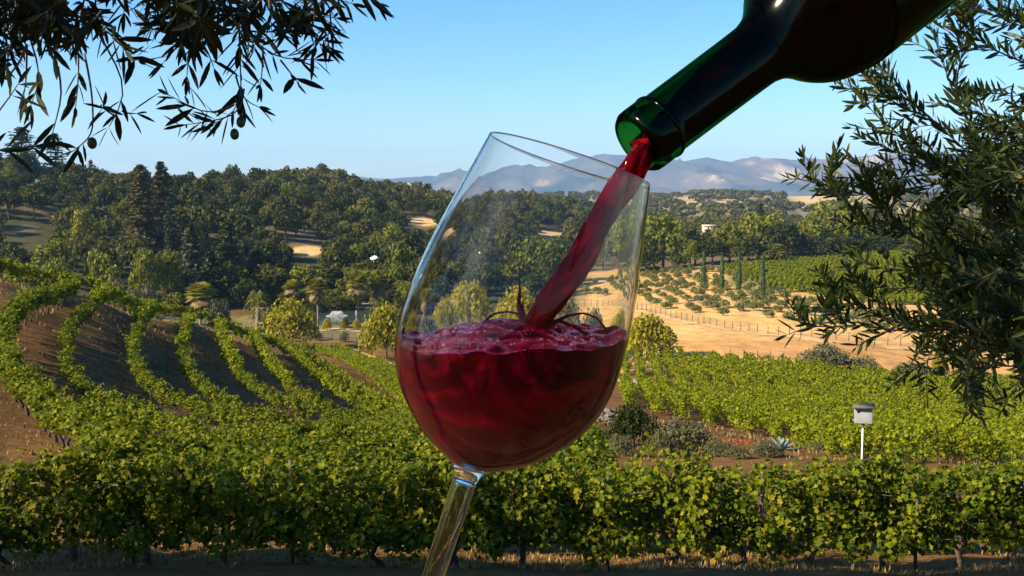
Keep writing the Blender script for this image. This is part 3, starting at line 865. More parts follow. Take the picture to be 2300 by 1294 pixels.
def date_palm(seed, h=1.6, L=3.4, n=46):
    rng = np.random.default_rng(seed)
    tb = MB(); tb.tube([(0, 0, -0.5), (0, 0, h * 0.5), (0, 0, h)], [0.5, 0.46, 0.4], 10)
    fb = MB()
    for k in range(n):
        el = rng.uniform(0.05, 1.45); az = rng.uniform(0, 2 * math.pi); ll = L * rng.uniform(0.8, 1.1)
        s = np.linspace(0, 1, 11)
        hd = np.array([math.cos(az), math.sin(az), 0]); side = np.array([-math.sin(az), math.cos(az), 0])
        rr = ll * (s * math.cos(el) + 0.18 * s * s); zz = h + ll * (s * math.sin(el) - 0.75 * s * s)
        P = hd * rr[:, None] + np.array([0, 0, 1.0]) * zz[:, None]
        fb.tube(P, np.linspace(0.04, 0.01, 11), 4, cap=False)
        for q in range(1, 11):
            for sg in (-1, 1):
                tip = P[q] + side * sg * 0.5 * math.sin(0.35 + 2.4 * s[q]) + (P[q] - P[q - 1]) * 0.9 + np.array([0, 0, -0.12])
                wv = (P[q] - P[q - 1]) * 0.22
                fb.add([P[q] - wv, (P[q] + tip) / 2, tip, P[q] + wv], [(0, 1, 2, 3)])
    return [('trunk', tb.me('palm_trunk', M['palebark'], True)), ('crown', fb.me('palm_crown', M['palm']))]

def cypress(seed, h=9.0, r=0.62):
    rng = np.random.default_rng(seed); n = 900
    t = rng.uniform(0.03, 1, n); a = rng.uniform(0, 2 * math.pi, n)
    rad = r * np.minimum(1, t * 6) * (1 - t ** 2.2) ** 0.7 * rng.uniform(0.75, 1.08, n) + 0.03
    C = np.stack([np.cos(a) * rad, np.sin(a) * rad, t * h], 1); N = np.stack([np.cos(a), np.sin(a), 0.5 + 0 * a], 1) + rng.normal(size=(n, 3)) * 0.4
    V, F = cards(C, N, 0.34, 1.4, rng=rng)
    tb = MB(); tb.tube([(0, 0, -0.4), (0, 0, 0.6), (0, 0, h * 0.9)], [0.14, 0.12, 0.03], 6)
    return [('trunk', tb.me('trunk', M['bark'], True)), ('crown', MB().add(V, F).me('crown', M['cypress']))]

OAKS = [broadleaf(300 + k, 'oak', 900, 0.75, R=5.2, zc=4.3 + 0.4 * (k % 3), flat=0.62 + 0.1 * (k % 3), nl=26, lr=1.45, low=0.7) for k in range(8)]
BRIGHT = [broadleaf(330 + k, 'bright', 1500, 0.55, R=5.0, zc=5.4, flat=1.05, nl=36, lr=1.3, spread=1.05, low=0.8) for k in range(4)]
DARKTREE = [broadleaf(340 + k, 'oak', 1300, 0.62, R=5.0, zc=5.0, flat=1.0, nl=30, lr=1.5, low=0.9) for k in range(3)]
WILLOW = [broadleaf(350 + k, 'yellow', 3600, 0.27, R=3.4, zc=2.1, flat=0.72, nl=60, lr=0.95, trunk=0.16, fuzz=0.7, low=1.0, spread=0.95) for k in range(3)]
SHRUB = [broadleaf(360 + k, 'greyleaf', 3200, 0.14, R=1.9, zc=0.85, flat=0.55, nl=54, lr=0.55, trunk=0.05, fuzz=0.9, low=1.0) for k in range(3)]
ORCH = [MB().add(*lobed_crown(np.random.default_rng(370 + k), 560, 0.25, 1.15, 1.05, 0.9, 18, 0.5, low=1.0)[0]).me('orchard_crown', M['olive_far']) for k in range(5)]
ORCH_T = trunk_mesh(np.random.default_rng(5), 0.9, 0.08)
REDWOOD = [conifer(380, 'conifer', 30, 5.6, 54, 9, nq=11, leaf=0.95), conifer(381, 'conifer', 30, 5.0, 54, 9, nq=11, leaf=0.95, power=0.7)]
CEDAR = [conifer(383, 'cedar', 16, 5.6, 34, 10, nq=10, leaf=0.95, droop=0.18, power=0.62, trunk=0.4), conifer(384, 'cedar', 16, 4.6, 34, 9, nq=10, leaf=0.9, droop=0.2, power=0.75, trunk=0.4)]
PINE = [conifer(386, 'cedar', 20, 4.6, 44, 8, gap=0.15, nq=9, leaf=0.8, droop=-0.05, power=0.45, trunk=0.35, bare=0.1), conifer(387, 'cedar', 20, 4.4, 40, 7, gap=0.2, nq=9, leaf=0.8, droop=-0.02, power=0.5, trunk=0.35, bare=0.05)]
FANP = [fan_palm(390 + k) for k in range(3)]
DATEP = date_palm(395)
CYP = cypress(397)

def size_of(parts):
    zs = np.concatenate([np.array([v.co.z for v in me.vertices]) for _, me in parts[1:2]])
    xs = np.array([v.co.x for v in parts[1][1].vertices])
    return zs.max(), xs.max() - xs.min()
_sz = {}
def plant(name, parts, px, Y, top, width, label, cat='tree', group=None, base=None, sink=0.0):
    """stand a plant in the photo's column px at distance Y; its top at photo row `top`, `width` photo pixels wide"""
    key = parts[1][1].name
    if key not in _sz: _sz[key] = size_of(parts)
    h0, w0 = _sz[key]
    g = gp(px, Y)
    hgt = z_of(top, Y) - g.z
    sx = width / FPX * Y / w0; szc = max(hgt / h0, 0.05)
    return copy_thing(name, parts, g - Vector((0, 0, sink)), label, cat, group, random.uniform(0, 6.28), (sx, sx, szc))

# -- the named trees of the valley and the hill
R_ = random.Random(3)
plant('redwood_tree', REDWOOD[0], 322, 262, 368, 150, 'tall brown-green redwood, the wider one of the pair above the left hill', 'tree', 'pair of tall redwoods')
plant('redwood_tree', REDWOOD[1], 369, 272, 362, 125, 'tall redwood just right of the wider redwood, its tip reaching highest', 'tree', 'pair of tall redwoods')
plant('spindly_conifer', PINE[1], 381, 248, 450, 42, 'thin spindly conifer standing in front of the taller redwood')
plant('pine_tree', PINE[0], 52, 400, 284, 108, 'big dark pine against the sky, leftmost of the hilltop pines', 'tree', 'pines on the hilltop')
plant('pine_tree', PINE[1], 128, 408, 298, 92, 'dark open-branched pine right of the biggest hilltop pine', 'tree', 'pines on the hilltop')
plant('pine_tree', PINE[1], 0, 415, 342, 60, 'small dark pine cut by the left edge of the photo', 'tree', 'pines on the hilltop')
plant('pine_tree', PINE[0], 206, 430, 358, 32, 'tiny lone pine on the skyline right of the hilltop pines', 'tree', 'pines on the hilltop')
for px, Y, top, wd, lab in [
    (432, 228, 503, 95, 'dark cedar right of the redwoods with a sunlit left side'),
    (515, 238, 497, 120, 'broad dark cedar with a double tip in the middle of the dark grove'),
    (575, 244, 560, 110, 'dark low cedar sloping down at the right end of the dark grove'),
    (475, 222, 560, 85, 'shadowed cedar squeezed between the two taller dark cedars')]:
    plant('cedar_tree', CEDAR[R_.randrange(2)], px, Y, top, wd, lab, 'tree', 'dark cedars of the valley grove')
for k, (px, Y, top, wd, lab) in enumerate([
    (520, 226, 585, 120, 'black-green rounded tree in the shade below the double-tipped cedar'),
    (615, 236, 590, 110, 'dark rounded tree in the grove behind the date palm'),
    (680, 246, 600, 100, 'dark rounded tree behind the lone palm left of the pond'),
    (745, 250, 595, 100, 'dark rounded tree behind the pond fountain'),
    (815, 255, 585, 95, 'dark rounded tree behind the twin palms'),
    (885, 250, 590, 90, 'dark green tree behind the right twin palm, beside the glass'),
    (440, 220, 610, 110, 'dark tree under the sunlit cedar, above the crest row'),
    (560, 218, 625, 90, 'low dark tree right behind the date palm')]):
    plant('valley_tree', DARKTREE[k % 3], px, Y, top, wd, lab, 'tree', 'dark trees along the valley floor')
for k, (px, Y, top, wd, lab) in enumerate([
    (325, 214, 553, 70, 'bright yellow-green tree in front of the redwoods, left one of two'),
    (378, 217, 558, 75, 'bright yellow-green tree in front of the redwoods, right one of two'),
    (235, 200, 556, 85, 'olive-green tree lit on its left, left of the bright pair'),
    (140, 192, 575, 90, 'yellowish tree behind the crest row below the dark pines'),
    (60, 190, 588, 80, 'dull green tree behind the crest row near the left edge'),
    (905, 245, 535, 85, 'yellowish tree at the glass edge above the twin palms')]):
    plant('poplar_tree', BRIGHT[k % 4], px, Y, top, wd, lab, 'tree', 'lit trees at the foot of the wooded hill')
for k, (px, Y, top, wd, lab) in enumerate([
    (332, 188, 628, 80, 'rounded grey-green bush just above the crest row below the bright pair'),
    (255, 175, 622, 70, 'grey-green bush peeping over the crest row left of the rounded one'),
    (298, 182, 640, 55, 'small grey bush between the two bushes over the crest row'),
    (797, 226, 654, 34, 'round whitish-green bush on the far shore of the pond'),
    (630, 183, 715, 45, 'pale grey bush between the date palm and the yellow willow')]):
    plant('bush', SHRUB[k % 3], px, Y, top, wd, lab, 'bush')
# palms
for k, (px, Y, top, fr, lab) in enumerate([
    (450, 178, 643, 1.0, 'bushy fan palm over the crest row, leftmost of the fan palms'),
    (658, 218, 634, 1.0, 'fan palm showing only its head above the yellow willow'),
    (715, 190, 632, 1.0, 'fan palm with a bare trunk standing left of the fountain'),
    (806, 195, 616, 1.05, 'left one of the twin tall fan palms right of the fountain'),
    (846, 199, 617, 1.05, 'right one of the twin tall fan palms right of the fountain'),
    (925, 186, 642, 0.9, 'fan palm seen through the left side of the wine glass')]):
    g = gp(px, Y); hgt = z_of(top, Y) - g.z
    s = hgt / 8.9
    copy_thing('fan_palm', FANP[k % 3], g, lab, 'palm tree', 'fan palms around the pond', k * 1.3, (fr * (1.3 if k == 0 else 1.0), fr * (1.3 if k == 0 else 1.0), s))
plant('date_palm', DATEP, 580, 186, 650, 82, 'feathery date palm with a short trunk left of the yellow willow', 'palm tree')
plant('date_palm', DATEP, 985, 165, 690, 60, 'small feathery palm seen through the glass above the wine', 'palm tree')
plant('bush', SHRUB[1], 495, 176, 668, 60, 'dark bush at the foot of the leftmost fan palm', 'bush')
# yellow willows and the trees seen through the glass
for k, (px, Y, top, wd, lab) in enumerate([
    (650, 158, 664, 138, 'round yellow-green willow in front of the pond, left of the fountain'),
    (868, 146, 676, 125, 'round yellow willow touching the left side of the wine glass'),
    (1455, 141, 698, 130, 'bright yellow-green tree on the right side of the glass casting a long shadow'),
    (1160, 178, 638, 110, 'pale drooping willow seen through the glass left of the wine stream'),
    (1050, 190, 622, 120, 'broad pale willow seen through the left half of the glass'),
    (985, 168, 655, 70, 'pale willow seen through the glass near its left wall'),
    (1120, 160, 690, 70, 'low willow just above the wine left of the splash')]):
    plant('willow_tree', WILLOW[k % 3], px, Y, top, wd, lab, 'tree', 'yellow willows')
for k, (px, Y, top, wd, lab) in enumerate([
    (1275, 158, 640, 95, 'big dry grey-brown shrub seen through the glass right of the stream'),
    (1345, 150, 690, 75, 'dry olive-brown shrub seen through the right wall of the glass'),
    (940, 160, 700, 80, 'grey shrub seen through the glass above the left wine edge'),
    (1852, 121, 766, 140, 'large dry grey-brown shrub at the edge of the green field'),
    (1935, 120, 798, 80, 'dark shadowed shrub right of the large dry shrub'),
    (2048, 118, 812, 100, 'low grey-green shrub under the olive branches'),
    (2180, 117, 818, 100, 'low dark shrub behind the olive leaves near the right edge'),
    (1540, 47, 938, 140, 'wide silvery shrub behind the nearest vines, right of the dark vine-covered arch'),
    (1485, 45, 965, 70, 'smaller silvery shrub left of the wide silvery one'),
    (1345, 46, 955, 70, 'grey shrub beside the wine-filled bowl'),
    (1395, 44, 975, 70, 'grey shrub in front of the dark vine-covered arch'),
    (1615, 45, 985, 75, 'dull shrub left of the red flowers'),
    (1720, 44, 985, 80, 'dull yellowish shrub left of the agave'),
    (1660, 43, 1000, 60, 'small olive shrub below the red flowers'),
    (1850, 47, 990, 75, 'grey-green shrub right of the agave'),
    (1900, 48, 985, 70, 'grey shrub behind the birdhouse pole')]):
    plant('dry_shrub', SHRUB[k % 3], px, Y, top, wd, lab, 'shrub', 'dry shrubs')
plant('yellow_shrub', WILLOW[1], 2110, 122, 790, 45, 'small bright yellow shrub under the right olive branches', 'shrub')
for px, Y, top, wd, lab in [(735, 186, 714, 24, 'small yellowish bush on the near bank left of the fountain'), (771, 186, 717, 18, 'small orange-green bush on the near bank below the fountain'), (802, 187, 716, 24, 'small yellow bush on the near bank under the twin palms'), (712, 172, 738, 26, 'brown scrubby bush on the bank above the rail fence'), (775, 170, 742, 24, 'dry bush right above the rail fence')]:
    plant('bank_bush', WILLOW[2] if Y > 180 else SHRUB[0], px, Y, top, wd, lab, 'bush', 'small bushes on the pond bank')
def recol(parts, mat):
    me = parts[1][1].copy(); me.materials.clear(); me.materials.append(M[mat]); return [parts[0], ('crown', me)]
PLUM = recol(SHRUB[0], 'plum')
plant('plum_tree', PLUM, 752, 228, 668, 16, 'tiny dark red plum tree on the far shore of the pond')
plant('plum_bush', PLUM, 777, 189, 708, 14, 'small dark red bush at the near edge of the pond', 'bush')
# ivy-covered mound by the nearest vines
DARKSH = recol(SHRUB[2], 'oak')
plant('ivy_mound', DARKSH, 1425, 50, 900, 135, 'dark arched ivy mound between the silvery shrubs and the wine glass', 'shrub')
# agave
def agave():
    rng = np.random.default_rng(8); mb = MB()
    for k in range(26):
        az = k * 2.4; el = 0.25 + 1.1 * (k / 26); L = 1.05 * rng.uniform(0.85, 1.1)
        h = np.array([math.cos(az), math.sin(az), 0]); sd = np.array([-math.sin(az), math.cos(az), 0])
        s = np.linspace(0, 1, 7)
        P = h * (L * s * math.cos(el) * (1 + 0.3 * s))[:, None] + np.array([0, 0, 1.0]) * (L * (s * math.sin(el) - 0.12 * s * s))[:, None]
        wd = 0.11 * np.sin(np.clip(0.5 + 2.4 * s, 0, math.pi)) ** 0.7; wd[-1] = 0.005
        A = P - sd * wd[:, None] + np.array([0, 0, 0.04]); B = P + sd * wd[:, None] + np.array([0, 0, 0.04])
        V = np.concatenate([A, P, B]); n = 7
        F = [(r * n + i, r * n + i + 1, (r + 1) * n + i + 1, (r + 1) * n + i) for r in range(2) for i in range(6)]
        mb.add(V, F)
    return mb.me('agave', M['agave'])
g = gp(1755, 49)
o = link('agave', agave(), None, g); o.scale = (0.8, 0.8, 0.8)
tag(o, 'blue-grey spiky agave on the bare strip behind the nearest vines', 'agave')
for k, (px, Y, wd) in enumerate([(1640, 52.5, 50), (1672, 52.0, 44)]):
    rng = np.random.default_rng(60 + k); n = 200
    C = np.stack([rng.normal(0, 0.36, n), rng.normal(0, 0.25, n), rng.uniform(0.02, 0.34, n)], 1)
    V, F = cards(C, rng.normal(size=(n, 3)) + (0, 0, 0.6), 0.07, rng=rng)
    tag(link('flower_clump', MB().add(V, F).me('flower_clump', M['redflower']), None, gp(px, Y)), ('left' if k == 0 else 'right') + ' one of two low orange-red flower clumps left of the agave', 'flowers', 'orange-red flower clumps')

# tree line on the right
for k, (px, Y, top, wd, kind, lab) in enumerate([
    (1490, 322, 476, 120, 'b', 'tall yellow-green poplar just right of the wine glass rim'),
    (1415, 318, 500, 95, 'b', 'yellow-green tree seen through the right wall of the glass'),
    (1365, 322, 520, 85, 'd', 'dark tree seen through the glass right of the stream'),
    (1330, 318, 565, 60, 'b', 'small green tree at the end of the tree line beside the stream'),
    (1550, 312, 536, 46, 'b', 'narrow bright tree right of the tall poplar'),
    (1560, 335, 505, 90, 'd', 'dark tree behind the narrow bright tree'),
    (1638, 330, 496, 95, 'b', 'mid-green tree behind the two left cypresses'),
    (1600, 322, 530, 80, 'd', 'shadowed tree behind the leftmost cypress'),
    (1700, 345, 474, 120, 'b', 'bright broad tree below the dark tip of the conifer'),
    (1668, 320, 525, 95, 'd', 'dark round tree behind the third cypress'),
    (1755, 335, 495, 95, 'd', 'dark tree right of the broad bright tree'),
    (1800, 340, 515, 80, 'd', 'low dark tree between the two bright groups of the tree line'),
    (1865, 352, 447, 150, 'b', 'largest bright tree of the tree line, left of the olive branches'),
    (1830, 345, 480, 90, 'b', 'bright tree at the left flank of the largest one'),
    (1925, 350, 468, 110, 'b', 'bright tree at the right flank of the largest one'),
    (1990, 348, 495, 100, 'd', 'dark tree behind the olive twigs right of the bright group'),
    (2070, 352, 470, 130, 'b', 'bright tree seen between the olive branches'),
    (2160, 352, 480, 120, 'd', 'dark tree mostly hidden by the olive branches'),
    (2260, 352, 470, 130, 'b', 'tree at the right edge hidden by the olive crown'),
    (1735, 322, 545, 80, 'd', 'low dark tree behind the rightmost cypress'),
    (1880, 336, 525, 110, 'd', 'low shaded tree along the top edge of the sloping vineyard'),
    (1960, 338, 530, 110, 'd', 'low shaded tree at the vineyard top near the olive twigs'),
    (1450, 312, 560, 80, 'd', 'dark low tree at the foot of the tall poplar'),
    (1520, 312, 560, 70, 'd', 'dark low tree between the poplar and the narrow bright tree'),
    (1205, 268, 532, 130, 'b', 'broad bright tree seen through the glass left of the stream'),
    (1300, 285, 560, 90, 'd', 'dark tree behind the stream in the glass'),
    (1125, 262, 590, 80, 'd', 'dark tree seen through the middle of the glass'),
    (1255, 272, 590, 75, 'd', 'dark low tree seen just left of the stream'),
    (1060, 262, 575, 90, 'd', 'dark tree seen through the left half of the glass'),
    (1000, 255, 580, 90, 'b', 'green tree seen through the left wall of the glass')]):
    P_ = BRIGHT[k % 4] if kind == 'b' else DARKTREE[k % 3]
    plant('poplar_tree' if kind == 'b' else 'dark_tree', P_, px, Y, top, wd, lab, 'tree', 'tree line across the valley')
plant('conifer_tree', CEDAR[1], 1706, 352, 457, 55, 'dark conifer tip rising over the broad bright tree')
for k, (px, Y, top, bot) in enumerate([(1580, 258, 562, 612), (1621, 246, 570, 616), (1659, 238, 566, 622), (1711, 222, 574, 636)]):
    g = gp(px, Y); h = z_of(top, Y) - g.z
    copy_thing('cypress_tree', CYP, g, f'slim upright cypress at the edge of the sloping vineyard, {ORD[k]} of four from the left', 'tree', 'four slim cypresses', k * 1.1, (h / 9.6, h / 9.6, h / 9.0))

# olive orchard
orch = []
poly = [(1370,642),(1450,607),(1560,603),(1650,612),(1700,640),(1790,672),(1900,690),(2090,705),(2090,752),(1900,742),(1750,724),(1640,712),(1560,704),(1480,692),(1400,672)]
rngo = np.random.default_rng(31)
for xr in np.arange(15, 130, 4.3):
    for yr in np.arange(170, 330, 7.2):
        x = xr + rngo.normal(0, 0.5) - 0.08 * (yr - 170); y = yr + rngo.normal(0, 0.6) + 0.25 * (xr - 15) * 0.0
        z = float(H(x, y)[0]); qx, qy = to_px(np.array([x, y, z]))
        if inpoly(np.array([qx]), np.array([qy]), poly)[0] and rngo.random() > 0.06: orch.append((qx, qy, x, y, z))
for qx, qy in [(1312, 640), (1346, 642), (1352, 664), (1375, 668), (1322, 662), (1390, 640)]:
    P = hit(qx, qy, y0=150)[0]; orch.append((qx, qy, *P))
orch.sort(key=lambda o: (o[4] - 1000 * round(o[1] / 14), o[0]))
lines = {}
for o in orch: lines.setdefault(int(o[1] // 14), []).append(o)
keys = sorted(lines, reverse=True)
nth = 0
for li, kk in enumerate(keys):
    for k, (qx, qy, x, y, z) in enumerate(sorted(lines[kk])):
        s = random.uniform(0.8, 1.2)
        lab = f'{ordinal(k)} small olive from the left in {ordinal(li)} orchard line from the bottom'
        copy_thing('orchard_olive', [('trunk', ORCH_T), ('crown', ORCH[nth % 5])], (x, y, z), lab, 'tree', 'small olive trees of the hillside orchard', random.uniform(0, 6.28), (s * 1.15, s * 1.15, s * 1.05))
        nth += 1
print('orchard', nth)

# -- wooded hill: individual oaks for those that show largest, the rest one wood
rngh = np.random.default_rng(17)
cells = {}
tr = []
for _ in range(26000):
    px = rngh.uniform(-60, 1385); Y = 232 + (900 - 232) * rngh.random() ** 0.75
    if px > 1250 and Y < 330: continue
    x = (px - 1150) / FPX * Y
    key = (int(x // 9), int(Y // 9)); R = rngh.uniform(3.6, 6.6)
    bad = False
    for a in (-1, 0, 1):
        for b in (-1, 0, 1):
            for (ox, oy, oR) in cells.get((key[0] + a, key[1] + b), []):
                if (ox - x) ** 2 + (oy - Y) ** 2 < (0.72 * (R + oR)) ** 2: bad = True
    if bad: continue
    cells.setdefault(key, []).append((x, Y, R)); tr.append((x, Y, R))
tr = np.array(tr)
tz = H(tr[:, 0], tr[:, 1])
hts = tr[:, 2] * rngh.uniform(1.3, 2.3, len(tr))
bx, by = to_px(np.stack([tr[:, 0], tr[:, 1], tz], 1)); tx_, ty_ = to_px(np.stack([tr[:, 0], tr[:, 1], tz + hts], 1))
keep = np.ones(len(tr), bool)
for (ex, ey, rx, ry) in CLEAR:
    hw = tr[:, 2] / tr[:, 1] * FPX
    # drop trees that stand in, or would stand in front of, a clearing
    keep &= ~((np.abs(bx - ex) < rx + hw * 0.5) & (by > ey - ry) & (ty_ < ey + ry * 0.6))
order = np.argsort(tr[:, 1])
hor = np.full(400, 2000.0); vis = np.zeros(len(tr))
for i in order:
    if not keep[i]: continue
    hw = tr[i, 2] / tr[i, 1] * FPX
    a, b = int((bx[i] - hw * 0.8 + 100) // 4), int((bx[i] + hw * 0.8 + 100) // 4)
    a, b = max(a, 0), min(b, 399)
    if b <= a: continue
    gain = np.clip(hor[a:b] - ty_[i], 0, by[i] - ty_[i]).sum() * 4
    vis[i] = gain
    hor[a:b] = np.minimum(hor[a:b], ty_[i] + 0.18 * (by[i] - ty_[i]))
idx = [i for i in np.argsort(-vis) if vis[i] > 25]
print('hill trees visible', len(idx))
def zone(px, py, Y):
    if px < 270: a = 'left of redwoods'
    elif px < 450: a = 'around the redwoods'
    elif px < 640: a = 'right of the redwoods'
    elif px < 900: a = 'above the pond'
    elif px < 1180: a = 'behind the left glass side'
    else: a = 'behind the stream'
    b = 'high on the wooded hill' if Y > 520 else 'halfway up the wooded hill' if Y > 340 else 'low on the wooded hill'
    return b, a
oaks = sorted(idx[:290], key=lambda i: bx[i])
count = {}
for n, i in enumerate(oaks):
    b, a = zone(bx[i], by[i], tr[i, 1])
    c = count[(a, b)] = count.get((a, b), -1) + 1
    kind = rngh.random()
    p = OAKS[rngh.integers(8)] if kind < 0.86 else BRIGHT[rngh.integers(4)] if kind < 0.94 else DARKTREE[rngh.integers(3)]
    h0 = 7.9
    s = tr[i, 2] / 5.2
    lab = f'{ordinal(c)} rounded oak from the left {b}, {a}'
    o = copy_thing('oak_tree', p, (tr[i, 0], tr[i, 1], tz[i]), lab, 'tree', 'oaks of the wooded hill', rngh.uniform(0, 6.28), (s, s, hts[i] / h0))
# wood: remaining hill oaks and the far wooded hills, one object
fw = MB()
pro = []
for k in range(6):
    (V, F), L = lobed_crown(np.random.default_rng(600 + k), 300, 1.4, 5.2, 4.5, 0.7, 16, 1.7, low=0.7); pro.append((V, F))
pfar = []
for k in range(6):
    (V, F), L = lobed_crown(np.random.default_rng(700 + k), 60, 3.2, 5.5, 4.2, 0.7, 8, 2.2); pfar.append((V, F))
def put(pr, x, y, z, s, sz):
    V, F = pr; a = rngh.uniform(0, 6.28); ca, sa = math.cos(a), math.sin(a)
    fw.add(V @ np.array([[ca, sa, 0], [-sa, ca, 0], [0, 0, 1]]) * (s, s, sz) + (x, y, z), F)
for i in idx[290:]:
    put(pro[rngh.integers(6)], tr[i, 0], tr[i, 1], tz[i], tr[i, 2] / 5.2, hts[i] / 8.2)
n = 5200
px = rngh.uniform(-100, 2450, n); Y = 760 + (2150 - 760) * rngh.random(n) ** 0.7
x = (px - 1150) / FPX * Y; z = H(x, Y)
dens = vnoise(x / 75, Y / 75, 41) * 0.6 + vnoise(x / 28, Y / 28, 42) * 0.5
qx, qy = to_px(np.stack([x, Y, z], 1))
bare = (qx > 1760) & (qx < 2000) & (qy > 425) & (qy < 466) & (Y > 1300)
for i in np.where((dens > -0.12) & ~bare)[0]:
    put(pfar[rngh.integers(6)], x[i], Y[i], z[i], rngh.uniform(0.8, 1.5), rngh.uniform(0.8, 1.4))
# trees that fill the valley behind the right tree line
n = 700
px = rngh.uniform(1280, 2450, n); Y = rngh.uniform(365, 760, n); x = (px - 1150) / FPX * Y; z = H(x, Y)
for i in range(n): put(pro[rngh.integers(6)], x[i], Y[i], z[i], rngh.uniform(0.8, 1.4), rngh.uniform(0.9, 1.5))
wood = fw.me('wood', M['oak'])
print('wood faces', len(wood.polygons))
tag(link('forest', wood), 'far oak woods on the back of the hill and on the hazy ridges', 'forest', kind='stuff')

# unseen trees added left of view to shade the foot of the nearest vines
SHADE_TREES = [broadleaf(620 + k, 'olive_far', 2600, 0.17, R=2.1, zc=2.9, flat=0.95, nl=26, lr=0.75, trunk=0.14) for k in range(2)]
for k, (x, y, h) in enumerate([(-6.9, 5.6, 10.3), (-9.4, 5.8, 9.6), (-7.8, 8.7, 6.7), (-10.6, 8.5, 7.2), (-13.6, 8.2, 7.4), (-16.8, 7.8, 7.8), (-20.2, 7.6, 8.3)]):
    s = h / 4.9
    copy_thing('shade_tree', SHADE_TREES[k % 2], (x, y, float(H(x, y)[0])), f'{ordinal(k)} grey-green shade tree added out of view beyond the left edge', 'tree', 'added shade trees', k * 1.7, (1.0, 1.0, s))

# low growth along the foot of the wooded hill
nb = 0
for k in range(46):
    px = 390 + k * 14.5 + random.uniform(-6, 6); Y = random.uniform(212, 236)
    g = gp(px, Y); s = random.uniform(0.32, 0.55)
    copy_thing('undergrowth_bush', DARKTREE[k % 3] if k % 4 else BRIGHT[k % 4], g, f'{ordinal(k)} low dark bush from the left along the foot of the wooded hill', 'bush', 'low bushes at the foot of the wooded hill', random.uniform(0, 6.28), (s * 1.3, s * 1.3, s))
# ------------------------------------------------------------------ fences, buildings, birdhouse, fountain
def fence(name, pxs, n, hgt, rails, label, post_r=0.05, y0=9, rail_r=0.015, rail_name='wire', mat='wood', rmat='wire'):
    P = hit([p[0] for p in pxs], [p[1] for p in pxs], y0=y0)[:, :2]
    d = np.concatenate([[0], np.cumsum(np.linalg.norm(np.diff(P, axis=0), axis=1))])
    q = np.linspace(0, d[-1], n); X = np.interp(q, d, P[:, 0]); Yv = np.interp(q, d, P[:, 1]); Z = H(X, Yv)
    e = empty(name, (X[0], Yv[0], Z[0]), label, 'fence')
    org = np.array([X[0], Yv[0], Z[0]])
    mb = MB(); mb.tube([(0, 0, -0.2), (0, 0, hgt * 0.6), (0, 0, hgt)], [post_r, post_r * 0.95, post_r * 0.85], 7)
    pm = mb.me('fence_post', M[mat], True)
    for x, y, z in zip(X, Yv, Z): link('post', pm, e, np.array([x, y, z]) - org)
    for rz in rails:
        mb = MB(); mb.tube(np.stack([X, Yv, Z + rz], 1) - org, rail_r, 6); link(rail_name, mb.me('fence_' + rail_name, M[rmat], True), e)
    return e
fence('wire_fence', [(1290,688),(1400,692),(1480,705),(1600,731),(1700,746),(1850,762),(2000,777),(2110,786)], 46, 1.5, (0.4, 0.8, 1.2), 'long thin wire fence along the pale track below the olive orchard', 0.07, 100)
fence('wire_fence', [(1640,808),(1700,812),(1790,820)], 6, 1.5, (0.6, 1.1), 'short wire fence at the foot of the bare bank beside the dry shrub', 0.07, 80)
fence('rail_fence', [(680,756),(740,763),(800,772),(850,782),(905,800)], 15, 1.25, (0.35, 0.7, 1.05), 'weathered wooden rail fence below the pond bank', 0.09, 90, 0.06, 'rail', 'wood', 'wood')

M['glassdark'] = solid_mat('window_glass', [(0.3, (0.02, 0.025, 0.03)), (0.7, (0.04, 0.05, 0.06))], 4, 0.1, 0.6)
M['rooftile'] = solid_mat('purple_roof', [(0.3, (0.10, 0.07, 0.075)), (0.7, (0.17, 0.12, 0.125))], 3, 0.8, 0.2)
M['stucco'] = solid_mat('stucco', [(0.3, (0.42, 0.36, 0.28)), (0.7, (0.55, 0.48, 0.38))], 3, 0.9, 0.1)
def house(name, px, Y, py, L, D, Hh, label, roof, wall, rz=0.0, flat=False, cat='building'):
    g = gp(px, Y); zt = z_of(py, Y)
    e = empty(name, (g.x, g.y, max(g.z, zt - Hh * 2.0)), label, cat, None, rz)
    base = e.location.z; h = zt - base
    wz = h * (0.82 if not flat else 0.92)
    mb = MB(); mb.box((-L/2, -D/2, -1), (L/2, D/2, wz)); link('wall', mb.me('wall', M[wall]), e)
    mb = MB()
    if flat: mb.box((-L/2 - 0.15, -D/2 - 0.3, wz + 0.003), (L/2 + 0.15, D/2 + 0.2, h))
    else:
        o = 0.6
        V = [(-L/2-o, -D/2-o, wz+0.003), (L/2+o, -D/2-o, wz+0.003), (L/2+o, D/2+o, wz+0.003), (-L/2-o, D/2+o, wz+0.003), (-L/2+1, 0, h), (L/2-1, 0, h)]
        mb.add(V, [(0,1,5,4),(2,3,4,5),(3,2,1,0)], [(1,2,5),(3,0,4)])
    link('roof', mb.me('roof', M[roof]), e)
    nw = max(3, int(L / 3.2))
    for k in range(nw):
        x = -L/2 + L * (k + 0.5) / nw
        mb = MB(); mb.box((x - 0.7, -D/2 - 0.06, wz * 0.45), (x + 0.7, -D/2 - 0.01, wz * 0.85)); link('window', mb.me('window', M['glassdark']), e)
    return e
house('white_building', 1593, 400, 505, 5.5, 4, 4, 'long low white building behind the tree line left of the bright trees', 'stucco', 'stucco', 0.0, True)
house('hill_house', 432, 405, 436, 16, 8, 4, 'dim house with a long purplish roof among the trees right of the redwoods', 'rooftile', 'stucco')
house('white_shed', 842, 262, 573, 1.5, 2.0, 3, 'small shed with a bright white roof among trees left of the glass', 'whitepaint', 'stucco', 0.5)
